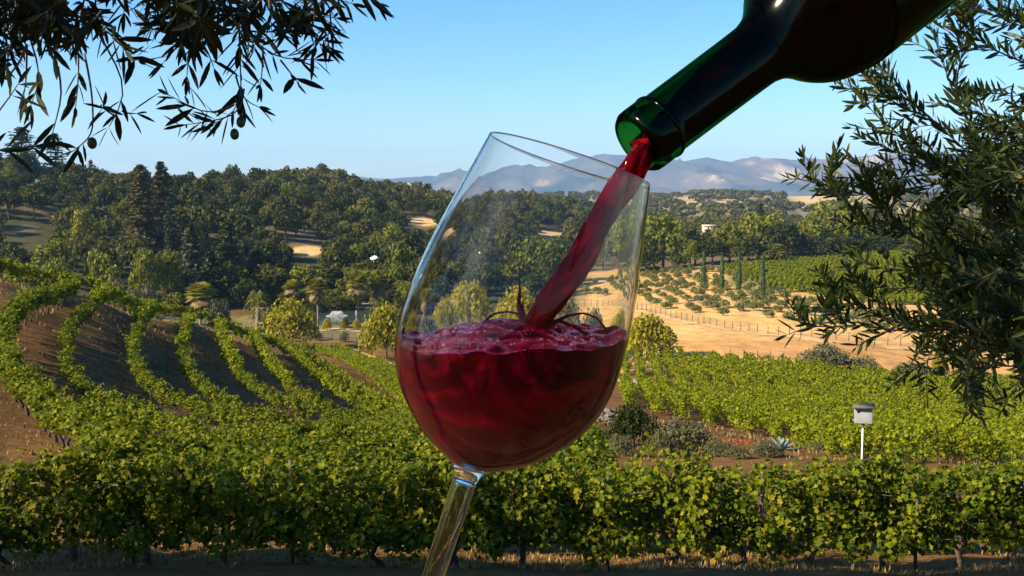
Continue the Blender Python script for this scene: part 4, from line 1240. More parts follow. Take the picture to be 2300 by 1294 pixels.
mb = MB(); mb.tube([(0, 0, -0.5), (0, 0, 3), (0, 0, 6)], [0.11, 0.1, 0.08], 8); mb.box((-0.7, -0.05, 5.3), (0.7, 0.05, 5.42)); mb.tube([(0.3, -0.16, 4.2), (0.3, -0.16, 4.9)], 0.17, 8)
tag(link('utility_pole', mb.me('utility_pole', M['wire']), None, gp(884, 255)), 'slender grey utility pole beside the dark tree left of the glass', 'pole')

# owl box on a pole
g = gp(1931, 21.5)
Yb = 21.5; k = Yb / FPX
zt, zb = z_of(913, Yb), z_of(948, Yb)
e = empty('birdhouse', (g.x, g.y, g.z), 'pale grey wooden birdhouse on a white pole above the right vines', 'birdhouse', None, math.radians(-17))
h0, h1 = zb - g.z, zt - g.z
def bird_mat():
    return solid_mat('grey_plywood', [(0.3, (0.20, 0.21, 0.235)), (0.7, (0.29, 0.30, 0.33))], 5, 0.8, 0.2)
M['ply'] = bird_mat()
W2, D2 = 0.185, 0.17
mb = MB(); mb.box((-W2, -D2, h0), (W2, D2, h1)); body = link('box', mb.me('box', M['ply']), e)
bv = body.modifiers.new('bevel', 'BEVEL'); bv.width = 0.006; bv.segments = 2
mb = MB(); mb.box((-W2 - 0.05, -D2 - 0.11, h1 + 0.002), (W2 + 0.06, D2 + 0.04, h1 + 0.028)); link('roof', mb.me('roof', M['wood']), e)
mb = MB(); mb.tube([(-0.105, -D2 + 0.02, h1 - 0.085), (-0.105, -D2 - 0.004, h1 - 0.085)], 0.034, 20); link('entrance_hole', mb.me('entrance_hole', M['glassdark']), e)
mb = MB(); mb.tube([(0, 0, -0.3), (0, 0, h0 * 0.5), (0, 0, h0 - 0.055)], 0.018, 12); link('pole', mb.me('pole', M['whitepaint'], True), e)
mb = MB(); mb.tube([(0, 0, h0 - 0.06), (0, 0, h0 - 0.002)], 0.03, 12); link('bracket', mb.me('bracket', M['glassdark']), e)

# fountain
def foam_mat():
    m, nt, out = mat_new('fountain_spray')
    d = nt.nodes.new('ShaderNodeBsdfDiffuse'); d.inputs[0].default_value = (0.85, 0.87, 0.9, 1)
    t = nt.nodes.new('ShaderNodeBsdfTranslucent'); t.inputs[0].default_value = (0.85, 0.87, 0.9, 1)
    s = nt.nodes.new('ShaderNodeMixShader'); s.inputs[0].default_value = 0.5
    nt.links.new(d.outputs[0], s.inputs[1]); nt.links.new(t.outputs[0], s.inputs[2]); nt.links.new(s.outputs[0], out.inputs[0])
    return m
M['foam'] = foam_mat()
Pf = at_Y(np.array(757.0), np.array(710.0), np.array(POND_Z / float(ray(757.0, 710.0)[2]) * float(ray(757.0, 710.0)[1])))
e = empty('fountain', (Pf[0], Pf[1], POND_Z + 0.02), 'white V-shaped fountain jet with a foam ring in the pond', 'fountain')
rng = np.random.default_rng(77); mb = MB()
for k in range(54):
    az = k * 2.399; v = rng.uniform(0.6, 1.0); s = np.linspace(0, 1, 12)
    R = 2.6 * v
    P = np.stack([np.cos(az) * R * s, np.sin(az) * R * s, 4 * 1.45 * v * s * (1 - s) + 0.05 + rng.normal(0, 0.03, 12)], 1)
    mb.tube(P, 0.006 + 0.016 * s, 5)
n = 700
az = rng.uniform(0, 6.28, n); s = rng.uniform(0.1, 1, n); R = 2.7 * rng.uniform(0.6, 1, n)
C = np.stack([np.cos(az) * R * s, np.sin(az) * R * s, 5.6 * s * (1 - s) * R / 2.7 + 0.05], 1) + rng.normal(0, 0.06, (n, 3))
V, F = cards(C, rng.normal(size=(n, 3)), 0.09, rng=rng); mb.add(V, F)
link('spray', mb.me('spray', M['foam']), e)
n = 500; az = rng.uniform(0, 6.28, n); R = rng.normal(2.9, 0.16, n)
C = np.stack([np.cos(az) * R, np.sin(az) * R * 0.9, rng.uniform(0.0, 0.14, n)], 1)
V, F = cards(C, rng.normal(size=(n, 3)) * 0.3 + (0, 0, 1), 0.22, rng=rng)
link('foam_ring', MB().add(V, F).me('foam_ring', M['foam']), e)
e.scale = (0.68, 0.68, 0.72)
g = Pf + (4.2, -1.5, 0)
tag(link('pond_stake', MB().tube([(0, 0, -0.6), (0, 0, 1.1)], 0.06, 8).me('pond_stake', M['whitepaint']), None, (Pf[0] + 3.9, Pf[1] + 0.5, POND_Z)), 'short white stake in the pond right of the fountain', 'stake')

# rubble between the vines and the bowl
rng = np.random.default_rng(91)
for k in range(26):
    px = rng.uniform(1325, 1385); Y = rng.uniform(58, 66)
    g = gp(px, Y); s = rng.uniform(0.14, 0.34)
    d = unit(rng.normal(size=(26, 3))); 
    import bmesh
    bm = bmesh.new()
    for q in d * (s * rng.uniform(0.75, 1.1, 26))[:, None] * (1, 1, 0.7): bm.verts.new(q)
    bmesh.ops.convex_hull(bm, input=bm.verts[:])
    for v in [v for v in bm.verts if not v.link_faces]: bm.verts.remove(v)
    me = bpy.data.meshes.new('stone'); bm.to_mesh(me); bm.free()
    if 'stone' not in M: M['stone'] = solid_mat('grey_stone', [(0.3, (0.08, 0.07, 0.06)), (0.7, (0.17, 0.15, 0.13))], 3, 0.9, 0.1)
    me.materials.append(M['stone'])
    tag(link('stone', me, None, g + Vector((0, 0, s * 0.35))), 'grey stone of the rubble bed beside the wine-filled bowl', 'stone', 'stones of the rubble bed')
# ------------------------------------------------------------------ olive trees at the viewpoint
def olive_leaf_set(mb, C, D, N, L, rng):
    """lance-shaped folded leaves from C along D, facing N"""
    n = len(C); D = unit(D); S = unit(np.cross(D, N)); N = np.cross(S, D)
    Lc = L[:, None]; wd = Lc * rng.uniform(0.078, 0.108, n)[:, None]
    cv = rng.normal(0, 0.07, n)[:, None]
    def pt(s, k, h): return C + D * Lc * s + S * wd * k + N * (Lc * cv * s * s + wd * h)
    V = np.stack([C, pt(0.30, -0.85, 0.25), pt(0.30, 0, 0), pt(0.30, 0.85, 0.25), pt(0.62, -0.9, 0.25), pt(0.62, 0, 0), pt(0.62, 0.9, 0.25), pt(0.85, -0.5, 0.15), pt(0.85, 0, 0), pt(0.85, 0.5, 0.15), pt(1, 0, 0)], 1)
    b = np.arange(n)[:, None, None] * 11
    Q = np.array([(1, 2, 5, 4), (2, 3, 6, 5), (4, 5, 8, 7), (5, 6, 9, 8)])[None]
    T = np.array([(0, 2, 1), (0, 3, 2), (7, 8, 10), (8, 9, 10)])[None]
    mb.add(V.reshape(-1, 3), (b + Q).reshape(-1, 4), (b + T).reshape(-1, 3))

def resample(P, n):
    P = np.asarray(P, float); d = np.concatenate([[0], np.cumsum(np.linalg.norm(np.diff(P, axis=0), axis=1))])
    t = d / d[-1]
    # smooth curve through the points
    q = np.linspace(0, 1, n)
    out = np.stack([np.interp(q, t, P[:, k]) for k in range(P.shape[1])], 1)
    for _ in range(2): out[1:-1] = (out[:-2] + 2 * out[1:-1] + out[2:]) / 4
    return out

def twig(wood, leaves, P, rng, gap=0.016, L=0.055, upb=0.35, r0=0.0028, start=0.05, spread=0.75):
    P = np.asarray(P, float)
    ln = np.linalg.norm(np.diff(P, axis=0), axis=1).sum()
    m = max(6, int(ln / 0.03)); P = resample(P, m)
    wood.tube(P, np.linspace(r0, 0.0008, m), 5)
    k = max(2, int(ln * (1 - start) / gap)); q = np.linspace(start, 1.0, k)
    t = np.linspace(0, 1, m)
    C = np.stack([np.interp(q, t, P[:, j]) for j in range(3)], 1)
    T = unit(np.gradient(P, axis=0)); T = unit(np.stack([np.interp(q, t, T[:, j]) for j in range(3)], 1))
    a = unit(np.cross(T, np.array([0.1, 1, 0.1]))); b = np.cross(T, a)
    CC, DD, NN, LL = [], [], [], []
    for i in range(k):
        ph = (i % 2) * 1.35 + rng.normal(0, 0.35)
        for sg in (1, -1):
            if rng.random() < 0.12: continue
            o = sg * (math.cos(ph) * a[i] + math.sin(ph) * b[i])
            D = T[i] * rng.uniform(0.6, 1.0) + o * spread * rng.uniform(0.6, 1.2) + np.array([0, 0, upb])
            CC.append(C[i]); DD.append(D); NN.append(rng.normal(size=3) * 0.7 + np.cross(D, np.cross(o, D)) * 0.3 + np.array([0, 0, 0.4]))
            LL.append(L * rng.uniform(0.65, 1.15) * (0.75 + 0.25 * min(1, (1 - q[i]) * 5)))
    CC.append(C[-1]); DD.append(T[-1]); NN.append(rng.normal(size=3)); LL.append(L * 0.7)
    olive_leaf_set(leaves, np.array(CC), np.array(DD), np.array(NN), np.array(LL), rng)

def fruit_me(r, mat='olive_fruit'):
    mb = MB(); z = np.linspace(-1, 1, 11)
    mb.lathe([(max(r * math.sqrt(max(1 - t * t, 0)), 1e-5) * 0.8, t * r * (1.02 if t < 0 else 1.1)) for t in z], 14)
    return mb.me('olive_fruit', M[mat], True)

def px3(pts, d):
    pts = np.asarray(pts, float)
    return at_depth(pts[:, 0], pts[:, 1], np.broadcast_to(np.asarray(d, float), (len(pts),)))

def local(P, o): return np.asarray(P) - np.asarray(o)

# the olive on the right: its trunk stands just outside the photo
rng = np.random.default_rng(404)
base = np.array([2.35, 2.7, float(H(2.35, 2.7)[0])])
tree = empty('olive_tree', base, 'dark olive tree with slender leaves filling the right side of the photo', 'tree')
mb = MB()
tp = np.array([(2.35, 2.7, base[2] - 0.2), (2.30, 2.72, -1.6), (2.2, 2.7, -0.9), (2.05, 2.66, -0.35)])
mb.tube(local(resample(tp, 12), base), np.linspace(0.17, 0.07, 12), 12)
for end, mid in [((1.45, 2.45, 0.25), (1.8, 2.6, -0.05)), ((1.4, 2.45, -0.35), (1.75, 2.55, -0.3)), ((1.75, 2.6, 0.7), (1.95, 2.65, 0.2)), ((1.35, 2.6, -0.1), (1.7, 2.6, -0.2))]:
    mb.tube(local(resample([tp[-1], mid, end], 12), base), np.linspace(0.055, 0.012, 12), 8)
link('trunk', mb.me('olive_trunk', M['bark'], True), tree)
HUB = (2290, 470)
BR = [   # each branch: list of (depth, points from the inside out)
 [(2.35, [(2330,470),(2200,440),(2100,370),(2030,310),(1960,255),(1922,195)]), (2.3, [(2100,370),(2060,350),(2010,345),(1975,320)]), (2.4, [(2130,390),(2050,395),(1985,405),(1925,372)])],
 [(2.25, [(2310,440),(2230,400),(2140,310),(2060,240),(2000,180),(1958,128)]), (2.3, [(2080,260),(2030,245),(1985,215),(1940,165)])],
 [(2.45, [(2300,460),(2240,380),(2180,290),(2140,200),(2112,130),(2092,58)]), (2.4, [(2150,235),(2148,170),(2165,110),(2158,70)])],
 [(2.2, [(2380,180),(2300,140),(2230,112),(2170,70),(2158,15)]), (2.2, [(2400,160),(2320,70),(2260,25),(2215,-25)])],
 [(2.1, [(2420,100),(2330,55),(2240,40),(2180,8),(2145,-30)])],
 [(2.3, [(2340,380),(2200,398),(2090,416),(1974,433),(1905,441),(1845,437),(1820,402),(1803,355)]), (2.3, [(1905,441),(1870,420),(1862,380)])],
 [(2.25, [(2320,600),(2150,590),(2040,524),(1978,478),(1952,424),(1928,370)]), (2.3, [(2040,524),(1985,520),(1930,495),(1892,455)]), (2.2, [(1985,490),(2000,450),(1990,410)])],
 [(2.3, [(2340,660),(2200,720),(2060,735),(1974,711),(1909,680),(1865,652),(1838,610)]), (2.35, [(2060,735),(1990,690),(1930,650),(1898,600)])],
 [(2.2, [(2340,700),(2150,740),(2020,745),(1930,728),(1843,737),(1795,722),(1772,682)]), (2.2, [(1900,730),(1878,700),(1880,672)])],
 [(2.3, [(2330,640),(2210,660),(2130,720),(2095,790),(2070,830)]), (2.25, [(2260,650),(2180,760),(2160,830),(2180,862)])],
 [(2.15, [(2350,660),(2300,740),(2250,800),(2205,835)]), (2.2, [(2360,640),(2330,760),(2300,830),(2290,880)])],
 [(2.5, [(2320,560),(2180,580),(2060,610),(1960,600),(1890,570)]), (2.5, [(2180,580),(2100,640),(2000,650),(1940,640)])],
]
for bi, tw in enumerate(BR):
    wood, lv = MB(), MB()
    for d, pts in tw:
        P = px3(pts, d + np.linspace(0.15, -0.1, len(pts)) + rng.normal(0, 0.03, len(pts)))
        twig(wood, lv, local(P, base), rng, gap=0.0145, L=0.050, r0=0.003)
        # side shoots
        for _ in range(int(len(pts) * 1.1)):
            i = rng.integers(0, len(pts) - 1); f = rng.random()
            p = np.array(pts[i]) * (1 - f) + np.array(pts[i + 1]) * f
            ang = math.atan2(pts[i + 1][1] - pts[i][1], pts[i + 1][0] - pts[i][0]) + rng.choice((-1, 1)) * rng.uniform(0.25, 0.7)
            ln = rng.uniform(50, 120)
            if p[0] < 1960: ln *= 0.55
            q = [p, p + np.array([math.cos(ang), math.sin(ang)]) * ln * 0.5, p + np.array([math.cos(ang - 0.1), math.sin(ang - 0.15)]) * ln]
            dd = d + rng.normal(0, 0.08)
            twig(wood, lv, local(px3(q, dd + np.array([0, rng.normal(0, 0.05), rng.normal(0, 0.1)])), base), rng, gap=0.0145, L=0.047, r0=0.0015)
    br = link('branch', wood.me('olive_branch', M['twig'], True), tree)
    link('leaves', lv.me('olive_leaves', M['olive']), br)
# the inner crown, shoots in depth
wood, lv = MB(), MB()
crown_poly = [(2330,250),(2230,290),(2160,390),(2110,460),(2070,540),(2110,600),(2080,660),(2100,730),(2150,780),(2210,820),(2330,840)]
nsh = 0
while nsh < 200:
    p = np.array([rng.uniform(1980, 2480), rng.uniform(230, 860)])
    if p[0] < 2330 and not inpoly(p[:1], p[1:], crown_poly)[0]: continue
    d = rng.uniform(2.15, 3.2); ang = rng.uniform(2.5, 4.1); ln = rng.uniform(90, 190)
    q = [p - np.array([math.cos(ang), math.sin(ang)]) * ln * 0.4, p, p + np.array([math.cos(ang + 0.15), math.sin(ang + 0.15)]) * ln * 0.5]
    twig(wood, lv, local(px3(q, d + rng.normal(0, 0.1, 3)), base), rng, gap=0.0145, L=0.05, r0=0.002); nsh += 1
for _ in range(95):       # the thick of the crown along the edge of the photo
    p = np.array([rng.uniform(2150, 2420), rng.uniform(180, 830)]); ang = rng.uniform(2.6, 4.2); ln = rng.uniform(90, 170)
    q = [p - np.array([math.cos(ang), math.sin(ang)]) * ln * 0.4, p, p + np.array([math.cos(ang + 0.15), math.sin(ang + 0.15)]) * ln * 0.5]
    twig(wood, lv, local(px3(q, rng.uniform(2.3, 3.3) + rng.normal(0, 0.1, 3)), base), rng, gap=0.0145, L=0.05, r0=0.002)
nout = 0
while nout < 170:        # the rest of the crown, beyond the edge of the photo
    p = np.array([rng.uniform(1.35, 3.2), rng.uniform(1.6, 3.8), rng.uniform(-0.9, 1.4)])
    if p[0] / p[1] < 0.56: continue
    v = unit(rng.normal(size=3) + np.array([-0.4, 0, 0.3])) * rng.uniform(0.2, 0.4)
    twig(wood, lv, local([p, p + v * 0.5, p + v], base), rng, gap=0.02, L=0.06, r0=0.003); nout += 1
cr_ = link('crown', wood.me('olive_crown_twigs', M['twig'], True), tree)
link('leaves', lv.me('olive_crown_leaves', M['olive']), cr_)
fm = fruit_me(0.0098)
for (px, py, d) in [(1990,572,2.25),(1978,562,2.26),(2067,645,2.2),(2103,834,2.2),(2114,832,2.21),(2210,520,2.2),(2180,585,2.2),(2150,700,2.2),(2245,610,2.15),(2120,410,2.2),(2230,745,2.2)]:
    o = link('olive_fruit', fm, tree, local(at_depth(px, py, d), base))
    o.rotation_euler = (rng.normal(0, 0.3), rng.normal(0, 0.3), 0)

# the olive whose boughs hang in at the top left; its trunk and most of its crown are outside the photo
rng = np.random.default_rng(505)
base = np.array([-2.5, 0.9, float(H(-2.5, 0.9)[0])])
tree = empty('olive_tree', base, 'shaded olive tree hanging dark twigs into the top left corner', 'tree')
mb = MB()
tp = np.array([(-2.5, 0.9, base[2] - 0.2), (-2.45, 0.95, -1.0), (-2.3, 1.0, -0.1), (-2.1, 1.1, 0.7)])
mb.tube(local(resample(tp, 12), base), np.linspace(0.2, 0.1, 12), 12)
for end, mid in [((-0.9, 2.0, 0.78), (-1.6, 1.6, 0.9)), ((-0.35, 1.95, 0.62), (-1.1, 1.5, 0.95)), ((-2.6, 0.3, 1.8), (-2.4, 0.7, 1.2)), ((-3.3, 1.4, 1.4), (-2.7, 1.2, 1.0))]:
    mb.tube(local(resample([tp[-1], mid, end], 14), base), np.linspace(0.07, 0.012, 14), 8)
link('trunk', mb.me('olive_trunk', M['bark'], True), tree)
LT = [
 [(1.9, [(545,-60),(535,40),(540,120),(540,190),(548,235),(522,265),(470,282)], 0.30), (1.88, [(548,200),(545,240),(530,262),(480,272),(405,282)], 0.55), (1.9, [(540,215),(520,240),(470,262),(380,214)], 0.6), (1.9, [(530,170),(545,225),(580,240)], 0.5)],
 [(1.95, [(590,-50),(640,15),(690,60),(735,95),(745,112)], 0.25), (1.95, [(690,60),(715,75),(720,110),(690,118)], 0.3), (1.9, [(650,20),(690,30),(730,40),(752,40)], 0.3)],
 [(1.92, [(540,60),(590,110),(630,135),(672,134),(705,134)], 0.3), (1.92, [(590,110),(590,150),(585,190)], 0.8), (1.92, [(630,135),(650,160),(666,182)], 0.8), (1.9, [(560,70),(610,75),(655,60),(668,72)], 0.3)],
 [(1.85, [(470,-40),(450,40),(410,90),(392,100)], 0.2), (1.85, [(430,60),(425,100),(420,170)], 0.75), (1.85, [(440,80),(470,120),(480,152)], 0.75), (1.85, [(410,90),(390,115),(368,140)], 0.75)],
 [(1.8, [(230,90),(262,150),(285,185),(282,235),(258,268),(245,285)], 0.72), (1.8, [(275,250),(290,256),(306,255)], 0.5), (1.8, [(262,262),(240,250),(228,240)], 0.6)],
 [(1.8, [(190,120),(205,190),(210,260),(208,300),(185,325),(160,342)], 0.78)],
 [(1.75, [(130,150),(142,210),(128,260),(118,300)], 1.0)],
 [(1.5, [(-60,345),(-20,338),(30,334),(72,330)], 0.45)],
 [(1.6, [(-40,300),(0,245),(20,225),(40,190)], 0.8)],
 [(1.7, [(60,100),(50,160),(10,180),(-20,175)], 0.4)],
 [(1.8, [(60,60),(80,130),(100,175),(70,235)], 0.55)],
 [(1.8, [(60,100),(60,180),(52,220)], 0.6)],
 [(1.8, [(170,60),(180,150),(170,240)], 0.55)],
 [(1.8, [(250,60),(280,120),(310,135)], 0.4)],
 [(1.85, [(640,-60),(690,-20),(740,-5),(790,8)], 0.3), (1.85, [(760,-60),(810,-20),(848,8)], 0.6)],
]
for tw in LT:
    wood, lv = MB(), MB()
    for d, pts, st in tw:
        P = px3(pts, d + rng.normal(0, 0.03, len(pts)))
        twig(wood, lv, local(P, base), rng, gap=0.0165, L=0.062, upb=-0.1, r0=0.0022, start=st, spread=0.85)
    br = link('branch', wood.me('olive_branch', M['twig'], True), tree)
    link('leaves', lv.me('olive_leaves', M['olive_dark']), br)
wood, lv = MB(), MB()
def shoot(p, d, ang, ln):
    q = [p, p + np.array([math.cos(ang), math.sin(ang)]) * ln * 0.5, p + np.array([math.cos(ang + 0.2), math.sin(ang + 0.2)]) * ln]
    twig(wood, lv, local(px3(q, d + rng.normal(0, 0.06, 3)), base), rng, gap=0.0165, L=0.058, upb=-0.1, r0=0.002, spread=0.85)
for poly, n in [([(-80,-60),(300,-60),(290,40),(260,110),(190,130),(110,150),(60,120),(-80,160)], 58), ([(320,-60),(490,-60),(485,40),(440,95),(390,90),(340,60)], 30), ([(500,-50),(640,-50),(620,40),(560,90),(510,60)], 14), ([(640,-50),(760,-40),(735,60),(700,60)], 8)]:
    k = 0
    while k < n:
        p = np.array([rng.uniform(-80, 780), rng.uniform(-60, 170)])
        if not inpoly(p[:1], p[1:], poly)[0]: continue
        shoot(p + rng.normal(0, 10, 2) - np.array([0, 35]), rng.uniform(1.6, 2.2), rng.uniform(0.5, 2.7), rng.uniform(45, 95)); k += 1
nout = 0
sdir = np.array(to_sun); mouth = np.array([0.12, 0.43, 0.08])
while nout < 900:        # crown overhead and to the left, outside the photo; it keeps the twigs in the shade
    p = np.array([rng.uniform(-4.4, 1.0), rng.uniform(-0.8, 2.8), rng.uniform(-0.3, 2.6)])
    v = unit(rng.normal(size=3) + np.array([0.2, 0, -0.2])) * rng.uniform(0.25, 0.5)
    q = np.array([p, p + v * 0.5, p + v])
    bad = False
    for s in q:
        if s[1] > -0.25 and s[0] > -0.7 * max(s[1], 0) - 0.45 and s[2] < 0.32 * max(s[1], 0) + 0.35: bad = True
        r_ = s - mouth; r_ = r_ - sdir * (r_ @ sdir)
        if np.linalg.norm(r_) < 0.42: bad = True          # a gap through which the sun reaches the bottle
    if bad: continue
    twig(wood, lv, local(q, base), rng, gap=0.016, L=0.085, r0=0.003, spread=0.95); nout += 1
cr_ = link('crown', wood.me('olive_crown_twigs', M['twig'], True), tree)
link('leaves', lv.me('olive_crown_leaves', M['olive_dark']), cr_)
fm = fruit_me(0.0105)
for (px, py, d) in [(527,302,1.88),(207,322,1.8),(541,275,1.88)]:
    link('olive_fruit', fm, tree, local(at_depth(px, py, d), base))
# ------------------------------------------------------------------ wine glass, wine, bottle
def glass_mat(name, col=(1, 1, 1), ior=1.45, rough=0.0, absorb=None):
    m, nt, out = mat_new(name)
    g = nt.nodes.new('ShaderNodeBsdfGlass'); g.inputs['Color'].default_value = (*col, 1); g.inputs['IOR'].default_value = ior; g.inputs['Roughness'].default_value = rough
    nt.links.new(g.outputs[0], out.inputs[0])
    if absorb:
        v = nt.nodes.new('ShaderNodeVolumeAbsorption'); v.inputs['Color'].default_value = (*absorb[0], 1); v.inputs['Density'].default_value = absorb[1]
        nt.links.new(v.outputs[0], out.inputs['Volume'])
    return m
def bowl_mat():
    m = glass_mat('clear_glass', (0.985, 0.99, 0.99), 1.13); nt = m.node_tree
    out = [n for n in nt.nodes if n.type == 'OUTPUT_MATERIAL'][0]; g = [n for n in nt.nodes if n.type == 'BSDF_GLASS'][0]
    lw = nt.nodes.new('ShaderNodeLayerWeight'); lw.inputs[0].default_value = 0.5
    pw = nt.nodes.new('ShaderNodeMath'); pw.operation = 'POWER'; pw.inputs[1].default_value = 2.0; nt.links.new(lw.outputs['Facing'], pw.inputs[0])
    ml = nt.nodes.new('ShaderNodeMath'); ml.operation = 'MULTIPLY_ADD'; ml.inputs[1].default_value = 0.28; ml.inputs[2].default_value = 0.004; nt.links.new(pw.outputs[0], ml.inputs[0])
    gl = nt.nodes.new('ShaderNodeBsdfGlossy'); gl.inputs['Roughness'].default_value = 0.0
    s = nt.nodes.new('ShaderNodeMixShader'); nt.links.new(ml.outputs[0], s.inputs[0])
    nt.links.new(g.outputs[0], s.inputs[1]); nt.links.new(gl.outputs[0], s.inputs[2]); nt.links.new(s.outputs[0], out.inputs[0])
    return m
M['clear'] = bowl_mat()
def stem_mat():
    m = glass_mat('stem_glass', (0.88, 0.89, 0.89), 1.05); nt = m.node_tree
    out = [n for n in nt.nodes if n.type == 'OUTPUT_MATERIAL'][0]; g = [n for n in nt.nodes if n.type == 'BSDF_GLASS'][0]
    gl = nt.nodes.new('ShaderNodeBsdfGlossy'); gl.inputs['Roughness'].default_value = 0.05
    s = nt.nodes.new('ShaderNodeMixShader'); s.inputs[0].default_value = 0.055
    nt.links.new(g.outputs[0], s.inputs[1]); nt.links.new(gl.outputs[0], s.inputs[2]); nt.links.new(s.outputs[0], out.inputs[0])
    return m
M['stemglass'] = stem_mat()
def wine_mat(name, deep, thin, edge_pow, body, amount, swirl=0.0, edge_amount=0.0, glow=(0.42, 0.003, 0.006), glow_spot=None):
    """light through it put into the colour: dark face-on, crimson edges, red glow painted as swirls"""
    m, nt, out = mat_new(name)
    lw = nt.nodes.new('ShaderNodeLayerWeight'); lw.inputs[0].default_value = 0.5
    pw = nt.nodes.new('ShaderNodeMath'); pw.operation = 'POWER'; pw.inputs[1].default_value = edge_pow
    nt.links.new(lw.outputs['Facing'], pw.inputs[0])
    fac = pw.outputs[0]
    tc = nt.nodes.new('ShaderNodeTexCoord')
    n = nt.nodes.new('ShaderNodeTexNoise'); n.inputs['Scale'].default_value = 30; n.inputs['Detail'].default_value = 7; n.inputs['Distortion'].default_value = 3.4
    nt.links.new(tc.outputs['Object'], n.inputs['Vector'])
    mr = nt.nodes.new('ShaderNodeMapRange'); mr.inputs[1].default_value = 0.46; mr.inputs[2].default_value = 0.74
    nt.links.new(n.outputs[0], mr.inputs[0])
    if glow_spot is not None:           # holds the painted red glow to one spot below the surface
        ds = nt.nodes.new('ShaderNodeVectorMath'); ds.operation = 'DISTANCE'; ds.inputs[1].default_value = tuple(glow_spot)
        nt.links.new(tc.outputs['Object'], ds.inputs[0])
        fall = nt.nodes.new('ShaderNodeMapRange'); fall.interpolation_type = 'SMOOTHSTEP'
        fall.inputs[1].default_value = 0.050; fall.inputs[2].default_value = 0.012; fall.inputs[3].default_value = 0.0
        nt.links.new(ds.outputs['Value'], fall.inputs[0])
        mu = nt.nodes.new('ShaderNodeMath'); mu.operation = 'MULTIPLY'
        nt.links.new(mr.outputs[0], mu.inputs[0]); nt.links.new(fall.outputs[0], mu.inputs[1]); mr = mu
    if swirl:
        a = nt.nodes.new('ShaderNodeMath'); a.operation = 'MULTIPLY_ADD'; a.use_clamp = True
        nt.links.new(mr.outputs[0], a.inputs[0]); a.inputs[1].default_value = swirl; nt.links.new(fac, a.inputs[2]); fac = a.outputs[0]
    mx = nt.nodes.new('ShaderNodeMix'); mx.data_type = 'RGBA'
    mx.inputs[6].default_value = (*deep, 1); mx.inputs[7].default_value = (*thin, 1); nt.links.new(fac, mx.inputs[0])
    g = nt.nodes.new('ShaderNodeBsdfGlass'); g.inputs['IOR'].default_value = 1.34; nt.links.new(mx.outputs[2], g.inputs['Color'])
    p = nt.nodes.new('ShaderNodeBsdfPrincipled'); p.inputs['Roughness'].default_value = 0.05; p.inputs['IOR'].default_value = 1.3
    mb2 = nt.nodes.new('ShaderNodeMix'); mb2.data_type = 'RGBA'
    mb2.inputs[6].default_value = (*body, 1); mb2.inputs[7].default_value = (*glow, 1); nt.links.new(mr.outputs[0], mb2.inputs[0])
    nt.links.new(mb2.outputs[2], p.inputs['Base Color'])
    am = nt.nodes.new('ShaderNodeMath'); am.operation = 'MULTIPLY_ADD'; am.inputs[1].default_value = edge_amount; am.inputs[2].default_value = amount
    p3 = nt.nodes.new('ShaderNodeMath'); p3.operation = 'POWER'; p3.inputs[1].default_value = 2.2
    nt.links.new(lw.outputs['Facing'], p3.inputs[0]); nt.links.new(p3.outputs[0], am.inputs[0])
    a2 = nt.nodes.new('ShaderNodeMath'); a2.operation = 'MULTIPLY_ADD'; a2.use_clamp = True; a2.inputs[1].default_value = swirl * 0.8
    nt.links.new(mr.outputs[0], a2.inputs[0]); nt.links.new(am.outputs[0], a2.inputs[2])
    s = nt.nodes.new('ShaderNodeMixShader'); nt.links.new(a2.outputs[0], s.inputs[0])
    nt.links.new(g.outputs[0], s.inputs[1]); nt.links.new(p.outputs[0], s.inputs[2]); nt.links.new(s.outputs[0], out.inputs[0])
    return m
M['winemat'] = wine_mat('red_wine', (0.20, 0.0, 0.006), (0.85, 0.008, 0.14), 2.0, (0.40, 0.001, 0.050), 0.025, 0.32, 0.5, glow_spot=at_depth(1078.0, 850.0, 0.392) - at_depth(1152.0, 752.0, 0.43))
M['streammat'] = wine_mat('poured_wine', (0.32, 0.001, 0.010), (0.88, 0.05, 0.10), 4.0, (0.34, 0.002, 0.020), 0.05, 0.45, 0.12, (0.012, 0.0, 0.001))  # dark streaks take the place of the painted glow
M['bottledmat'] = wine_mat('bottled_wine', (0.03, 0.0, 0.0), (0.08, 0.0, 0.002), 2.0, (0.012, 0.002, 0.003), 0.5, 0.0)
def bubble_mat():
    m = glass_mat('wine_bubble', (1.0, 0.90, 0.91), 1.25); nt = m.node_tree
    out = [n for n in nt.nodes if n.type == 'OUTPUT_MATERIAL'][0]; g = [n for n in nt.nodes if n.type == 'BSDF_GLASS'][0]
    p = nt.nodes.new('ShaderNodeBsdfPrincipled'); p.inputs['Base Color'].default_value = (0.72, 0.30, 0.34, 1); p.inputs['Roughness'].default_value = 0.08
    s = nt.nodes.new('ShaderNodeMixShader'); s.inputs[0].default_value = 0.16
    nt.links.new(g.outputs[0], s.inputs[1]); nt.links.new(p.outputs[0], s.inputs[2]); nt.links.new(s.outputs[0], out.inputs[0])
    return m
M['bubble'] = bubble_mat()
def bottle_mat():
    m = glass_mat('bottle_glass', (0.13, 0.37, 0.11), 1.14); nt = m.node_tree
    out = [n for n in nt.nodes if n.type == 'OUTPUT_MATERIAL'][0]; g = [n for n in nt.nodes if n.type == 'BSDF_GLASS'][0]
    gl = nt.nodes.new('ShaderNodeBsdfGlossy'); gl.inputs['Roughness'].default_value = 0.13
    s = nt.nodes.new('ShaderNodeMixShader'); s.inputs[0].default_value = 0.012
    nt.links.new(g.outputs[0], s.inputs[1]); nt.links.new(gl.outputs[0], s.inputs[2]); nt.links.new(s.outputs[0], out.inputs[0])
    return m
M['green'] = bottle_mat()

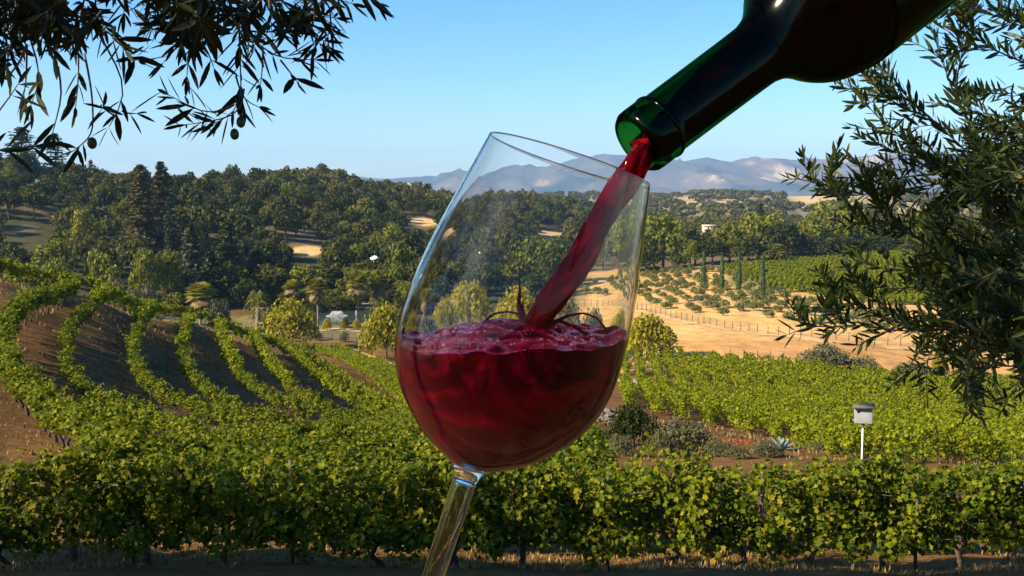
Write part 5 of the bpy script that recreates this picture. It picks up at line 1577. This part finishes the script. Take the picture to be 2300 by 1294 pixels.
KG = 0.43 / FPX                      # metres per photo pixel at the glass
CR, CU, CF = RIGHT, UP, FWD
G0 = at_depth(1043.0, 1082.0, 0.43)
AZ = unit(0.31 * CR + 0.951 * CU - 0.045 * CF)
AX = unit(CR - AZ * (CR @ AZ)); AY = np.cross(AZ, AX)
GM = Matrix(((AX[0], AY[0], AZ[0], G0[0]), (AX[1], AY[1], AZ[1], G0[1]), (AX[2], AY[2], AZ[2], G0[2]), (0, 0, 0, 1)))
def smooth_prof(pts, n):
    pts = np.array(pts, float)          # centripetal Catmull-Rom
    P = np.vstack([2 * pts[0] - pts[1], pts, 2 * pts[-1] - pts[-2]])
    d = np.concatenate([[0], np.cumsum(np.linalg.norm(np.diff(pts, axis=0), axis=1))]); q = np.linspace(0, d[-1], n)
    out = []
    for s in q:
        i = min(np.searchsorted(d, s, 'right') - 1, len(pts) - 2); t = (s - d[i]) / (d[i + 1] - d[i])
        p0, p1, p2, p3 = P[i], P[i + 1], P[i + 2], P[i + 3]
        out.append(0.5 * (2 * p1 + (p2 - p0) * t + (2 * p0 - 5 * p1 + 4 * p2 - p3) * t * t + (3 * p1 - p0 - 3 * p2 + p3) * t ** 3))
    return np.array(out)
OUT = smooth_prof([(27, 1), (28, 8), (31, 18), (40, 31), (53, 42), (73, 53), (96, 66), (127, 87), (150, 106), (193, 152), (217, 188), (234, 224), (246, 264), (252, 307), (252.5, 350), (250, 400), (246, 442), (235, 516), (213, 629), (198, 700), (187, 755)], 120)
WALL = 4.6
INN = smooth_prof([(0.01, 34), (18, 36), (38, 44), (66, 60), (90, 75), (121, 95), (145, 112), (188, 156), (212.5, 190), (229.5, 225), (241.5, 264), (247.5, 307), (248, 350), (245.5, 400), (241.5, 442), (230.5, 516), (209, 629), (194.5, 700), (184, 755)], 120)
e = empty('wine_glass', (0, 0, 0), 'clear stemmed wine glass tilted to the right, half filled with red wine', 'wine glass')
e.matrix_world = GM
rim = [(186.6, 757), (185.5, 757.7), (184.4, 757)]
prof = np.vstack([[(0.01, 1)], OUT, rim, INN[::-1]]) * KG
link('bowl', MB().lathe(prof, 128).me('glass_bowl', M['clear'], True), e)
st = smooth_prof([(0.01, 0.3), (20, 0.3), (26.8, 0.3), (27, -40), (26, -120), (25, -240), (26, -330), (32, -370), (60, -392), (140, -404), (200, -411), (201, -416), (140, -417), (0.01, -417)], 90)
stem = st[st[:, 1] > -372]; foot = st[st[:, 1] <= -372]
link('stem', MB().lathe(np.vstack([stem, [(0.01, stem[-1][1])]]) * KG, 64).me('glass_stem', M['stemglass'], True), e)
link('foot', MB().lathe(np.vstack([[(0.01, foot[0][1] - 0.3)], [(foot[0][0], foot[0][1] - 0.3)], foot]) * KG, 64).me('glass_foot', M['clear'], True), e)

# the wine: follows the inner wall, its top is level but thrown into waves by the pour
CW = at_depth(1152.0, 752.0, 0.43)
wi = INN[INN[:, 1] < 520] + np.array([[0.7, 0]]); wi[0, 0] = 0.01
def wall_pt(th, t):
    r = np.interp(t, wi[:, 1], wi[:, 0]) * KG; z = t * KG
    return G0 + AX * (r * np.cos(th))[..., None] + AY * (r * np.sin(th))[..., None] + AZ * np.asarray(z)[..., None]
NT = 160
TH = np.arange(NT) * 2 * math.pi / NT
def wave(X, Yw):                     # height of the surface, in photo pixels; X to the right, Yw away from the lens, from the pour
    x = X / KG; y = Yw / KG
    h = 30 * np.exp(-((x + 10) / 95) ** 2 - (y / 120) ** 2)
    h += 12 * np.exp(-((x + 110) / 60) ** 2 - ((y + 60) / 90) ** 2) - 16 * np.exp(-((x + 190) / 45) ** 2)
    h += 12 * np.exp(-((x + 262) / 22) ** 2) + 9 * np.exp(-((x - 250) / 30) ** 2) - 7 * np.exp(-((x - 170) / 60) ** 2 - ((y + 50) / 90) ** 2)
    h += vnoise(x / 34, y / 34, 61) * 8.0 + vnoise(x / 13, y / 13, 62) * 3.0
    return h * KG
tg = np.linspace(120, 515, 500)
top = np.zeros(NT)
for k in range(NT):
    P = wall_pt(np.full(500, TH[k]), tg)
    d = P[:, 2] - (CW[2] + wave(P[:, 0] - CW[0], P[:, 1] - CW[1]))
    top[k] = tg[np.argmax(d > 0)]
top = (np.roll(top, 1) + 2 * top + np.roll(top, -1)) / 4
NR = 46; NC = 60
V = []
for r in range(NR):
    f = (r / (NR - 1)) ** 0.8
    V.append(wall_pt(TH, 34 + (top - 34) * f))
edge = V[-1]; cen = edge.mean(0)
for c in range(1, NC):
    f = 1 - c / NC
    P = cen + (edge - cen) * f
    zz = CW[2] + wave(P[:, 0] - CW[0], P[:, 1] - CW[1])
    bl = min(1.0, c / 3)
    P[:, 2] = P[:, 2] * (1 - bl) + zz * bl
    V.append(P)
V = np.array(V); n_r = len(V)
Vf = V.reshape(-1, 3)
i = np.arange(n_r - 1)[:, None] * NT; j = np.arange(NT)[None]; j2 = (j + 1) % NT
Q = np.stack([i + j, i + j2, i + NT + j2, i + NT + j], -1).reshape(-1, 4)
cz = cen.copy(); cz[2] = CW[2] + wave(np.array([cen[0] - CW[0]]), np.array([cen[1] - CW[1]]))[0]
Vf = np.vstack([Vf, [cz]]); l = (n_r - 1) * NT
T = [(l + k, l + (k + 1) % NT, len(Vf) - 1) for k in range(NT)]
wine = empty('red_wine', tuple(CW), 'dark red wine swirling in the glass with bubbles and a splash on top', 'wine')
def wl(name, me): return link(name, me, wine)
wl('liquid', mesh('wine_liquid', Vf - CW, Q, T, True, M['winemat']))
# splash: thin arched strands, a spike, and bubbles along the surface
def strand(pts, rad, depth=0.43, mat='streammat', n=10):
    P = np.array([at_depth(p[0], p[1], depth + (p[2] if len(p) > 2 else 0)) for p in pts]) - CW
    P = resample(P, 40)
    rr = np.interp(np.linspace(0, 1, 40), np.linspace(0, 1, len(rad)), rad) * KG
    return MB().tube(P, rr, n).me('splash', M[mat], True)
wl('splash', strand([(1086,735),(1094,716),(1112,704),(1140,700),(1165,705),(1182,722),(1192,742)], [6, 3.5, 2.6, 2.4, 3, 4, 6]))
wl('splash', strand([(1228,742),(1246,724),(1275,709),(1310,703),(1340,713),(1358,735),(1370,765)], [8, 5, 3, 2.3, 2.3, 3, 6]))
wl('splash', strand([(1205,735),(1225,722),(1262,722),(1300,740),(1340,768)], [7, 5, 4, 3.5, 5]))
wl('splash', strand([(1176,735),(1170,705),(1165,680),(1168,652),(1166,630)], [11, 7, 5, 3.6, 0.8]))
wl('splash', strand([(1180,735),(1178,712),(1172,690),(1177,672)], [8, 5, 3.5, 1]))
wl('splash', strand([(900,752),(908,736),(903,742),(912,760),(935,778)], [4, 3, 1.5, 3, 5]))
wl('splash', strand([(1380,785),(1398,772),(1411,764),(1402,778)], [6, 5, 2, 4]))
def uv_ball(r, n=14):
    mb = MB(); t = np.linspace(-math.pi / 2, math.pi / 2, n // 2 + 1)
    mb.lathe([(max(math.cos(a) * r, 1e-6), math.sin(a) * r) for a in t], n)
    return mb
BB = uv_ball(1.0).me('wine_bubble', M['bubble'], True)
rng = np.random.default_rng(71)
fr = [k for k in range(NT) if True]
def bubble(P, r):
    o = wl('bubble', BB); o.location = P - CW; o.scale = (r * KG,) * 3
nb = 0
while nb < 60:
    k = rng.integers(NT); f = rng.uniform(0.45, 0.97)
    P = cen + (edge[k] - cen) * f
    if P[1] > cen[1] + 0.018: continue
    x = (P[0] - CW[0]) / KG
    if rng.random() > (0.95 if -150 < x < -20 or x > 30 else 0.45): continue
    P[2] = CW[2] + wave(P[0:1] - CW[0], P[1:2] - CW[1])[0] + 1.5 * KG
    bubble(P, rng.uniform(2.0, 3.6) if rng.random() < 0.8 else rng.uniform(4.5, 9)); nb += 1

# froth: fine beads gathered in streaks along the surface
fo = MB(); nb = 0
ball = uv_ball(1.0, 8); bv, bq = np.concatenate(ball.V), np.concatenate(ball.Q)
while nb < 620:
    k = rng.integers(NT); f = rng.uniform(0.25, 0.985)
    P = cen + (edge[k] - cen) * f
    x = (P[0] - CW[0]) / KG; y = (P[1] - CW[1]) / KG
    if vnoise(np.array([x / 28.0]), np.array([y / 18.0]), 77)[0] + 0.35 * (-150 < x < -30) + 0.35 * (x > 40) < 0.25: continue
    P[2] = CW[2] + wave(P[0:1] - CW[0], P[1:2] - CW[1])[0] + 0.6 * KG
    fo.add(bv * (rng.uniform(0.7, 2.1) * KG) + (P - CW), bq); nb += 1
o = wl('froth', fo.me('wine_froth', M['bubble'], True)); o['kind'] = 'stuff'
# a few loose drops over the splash
for px, py, r in [(1160, 618, 2.2), (1172, 640, 1.6), (1185, 662, 2.4), (1148, 672, 1.5), (1252, 690, 1.8), (1290, 696, 1.4)]:
    bubble(at_depth(float(px), float(py), 0.43), r)

# the stream
s_pts = np.array([(1447,322),(1436,352),(1418,388),(1393,428),(1366,466),(1343,505),(1312,560),(1281,612),(1251,658),(1222,702),(1208,728),(1196,752)], float)
s_w = np.array([27,36,39,38,35,34,36,38,38,36,38,44], float)
m = 110; q = np.linspace(0, 1, m)
dcum = np.concatenate([[0], np.cumsum(np.linalg.norm(np.diff(s_pts, axis=0), axis=1))]); dcum /= dcum[-1]
C2 = np.stack([np.interp(q, dcum, s_pts[:, k]) for k in (0, 1)], 1)
for _ in range(6): C2[1:-1] = (C2[:-2] + 2 * C2[1:-1] + C2[2:]) / 4
W = np.interp(q, dcum, s_w) * 0.76
dep = np.interp(q, [0, 1], [0.418, 0.43])
P3 = at_depth(C2[:, 0], C2[:, 1], dep)
Tn = unit(np.gradient(P3, axis=0)); Sn = unit(np.cross(Tn, FWD)); Bn = np.cross(Sn, Tn)
na = 72; V = []
ang = np.arange(na) * 2 * math.pi / na
for i in range(m):
    tw = 1.3 * q[i]
    a = ang
    f = 1 + 0.13 * np.sin(3 * a + 5 * q[i] * 2.2 + 1) + 0.09 * np.sin(5 * a - 9 * q[i]) + 0.17 * vnoise(np.cos(a) * 1.6 + 7, np.sin(a) * 1.6 + q[i] * 9, 81) + 0.09 * vnoise(np.cos(a) * 4 + 3, np.sin(a) * 4 + q[i] * 22, 82)
    V.append(P3[i] + (Sn[i] * (np.cos(a) * f * W[i])[:, None] + Bn[i] * (np.sin(a) * f * W[i] * 0.55)[:, None]) * KG)
V = np.concatenate(V)
i = np.arange(m - 1)[:, None] * na; j = np.arange(na)[None]; j2 = (j + 1) % na
Q = np.stack([i + j, i + j2, i + na + j2, i + na + j], -1).reshape(-1, 4)
V = np.vstack([V, P3[:1], P3[-1:]])
T = [(m * na, (k + 1) % na, k) for k in range(na)] + [(m * na + 1, (m - 1) * na + k, (m - 1) * na + (k + 1) % na) for k in range(na)]
so = tag(link('wine_stream', mesh('wine_stream', V - P3[0], Q, T, True, M['streammat']), None, tuple(P3[0])), 'crimson stream of wine falling from the bottle mouth into the glass', 'wine')

# the bottle
DB = 0.42; KB = DB / FPX
B0 = at_depth(1431.0, 323.0, DB)
BZ = unit(0.763 * CR + 0.587 * CU + 0.28 * CF)
BX = unit(CR - BZ * (CR @ BZ)); BY = np.cross(BZ, BX)
BM = Matrix(((BX[0], BY[0], BZ[0], B0[0]), (BX[1], BY[1], BZ[1], B0[1]), (BX[2], BY[2], BZ[2], B0[2]), (0, 0, 0, 1)))
bo = [(59, -1), (66, -3), (73, 0), (77, 8), (78, 20), (78, 60), (77, 70), (74.5, 73), (75, 90), (76, 200), (78, 330), (82, 360), (93, 388), (116, 418), (146, 449), (170, 483), (186, 524), (194, 575), (196, 640), (196, 1300), (196, 1540), (188, 1575), (165, 1590), (0.01, 1560)]
bi = [(0.01, 1545), (150, 1570), (176, 1560), (184, 1530), (184, 1300), (184, 640), (182, 580), (174, 530), (158, 490), (134, 457), (104, 428), (78, 400), (66, 372), (62, 340), (58, 200), (55, 90), (54, 20), (56, 4)]
str_ = lambda P: [(r, t if t < 74 else 74 + (t - 74) * 1.14) for r, t in P]
bo, bi = str_(bo), str_(bi)
bo = smooth_prof(bo, 170); bi = smooth_prof(bi, 120)
e = empty('wine_bottle', (0, 0, 0), 'dark green glass wine bottle tilted down and pouring red wine', 'bottle')
e.matrix_world = BM
# the shoulder splits the mesh into its finish (lip) and body
prof = np.vstack([bo, bi]) * KB
link('body', MB().lathe(prof, 128, close=True).me('bottle_body', M['green'], True), e)
band = smooth_prof([(78.2, 62), (79.8, 64), (80.4, 68), (79.5, 72), (77.0, 74.5), (75.2, 76)], 20)
band = np.vstack([band, [(74.8, 74), (74.9, 68), (77.6, 62)]]) * KB
link('lip_ring', MB().lathe(band, 128, close=True).me('bottle_lip_ring', M['green'], True), e)
# wine still inside it: fills the body, runs along the lower side of the neck
wb = []
ts = np.concatenate([np.linspace(12, 445, 70), np.linspace(450, 1690, 60)])
rin = np.interp(ts, bi[::-1][:, 1], bi[::-1][:, 0]) + 0.9
down = np.array([BX @ np.array([0, 0, -1.0]), BY @ np.array([0, 0, -1.0])]); down /= np.linalg.norm(down)
sidev = np.array([-down[1], down[0]])
lev = np.interp(ts, [12, 60, 130, 240, 340, 450, 780, 1690], [0.05, -0.05, -0.35, -0.8, -1, -1, -1, -1])   # level across the neck: -1 full, 0 half
na = 64; V = []
for t, r, lv_ in zip(ts, rin, lev):
    a = np.arange(na) * 2 * math.pi / na
    x = np.cos(a); y = np.sin(a)             # x along down, y sideways
    x = np.maximum(x, lv_ + 0.03 * vnoise(y * 3, np.full(na, t / 20), 91))
    p = (down[None] * x[:, None] + sidev[None] * y[:, None]) * r
    V.append(np.column_stack([p, np.full(na, t)]))
V = np.concatenate(V) * KB; m = len(ts)
i = np.arange(m - 1)[:, None] * na; j = np.arange(na)[None]; j2 = (j + 1) % na
Q = np.stack([i + j, i + j2, i + na + j2, i + na + j], -1).reshape(-1, 4)
ca = V[:na].mean(0); cb = V[-na:].mean(0)
V = np.vstack([V, [ca, cb]])
T = [(m * na, (k + 1) % na, k) for k in range(na)] + [(m * na + 1, (m - 1) * na + k, (m - 1) * na + (k + 1) % na) for k in range(na)]
o = tag(link('bottled_wine', mesh('bottled_wine', V, Q, T, True, M['bottledmat'])), 'dark wine inside the tilted bottle, running along its neck', 'wine')
o.matrix_world = BM

# ------------------------------------------------------------------ the air
hz, nt, out = mat_new('haze_air')
pv = nt.nodes.new('ShaderNodeVolumePrincipled')
pv.inputs['Color'].default_value = (0.36, 0.62, 1.0, 1)
pv.inputs['Density'].default_value = 8.2e-5
pv.inputs['Anisotropy'].default_value = 0.1
nt.links.new(pv.outputs[0], out.inputs['Volume'])
mb = MB(); mb.box((-11500, -60, -62), (11500, 12900, 620))
tag(link('haze', mb.me('haze', hz)), kind='stuff')
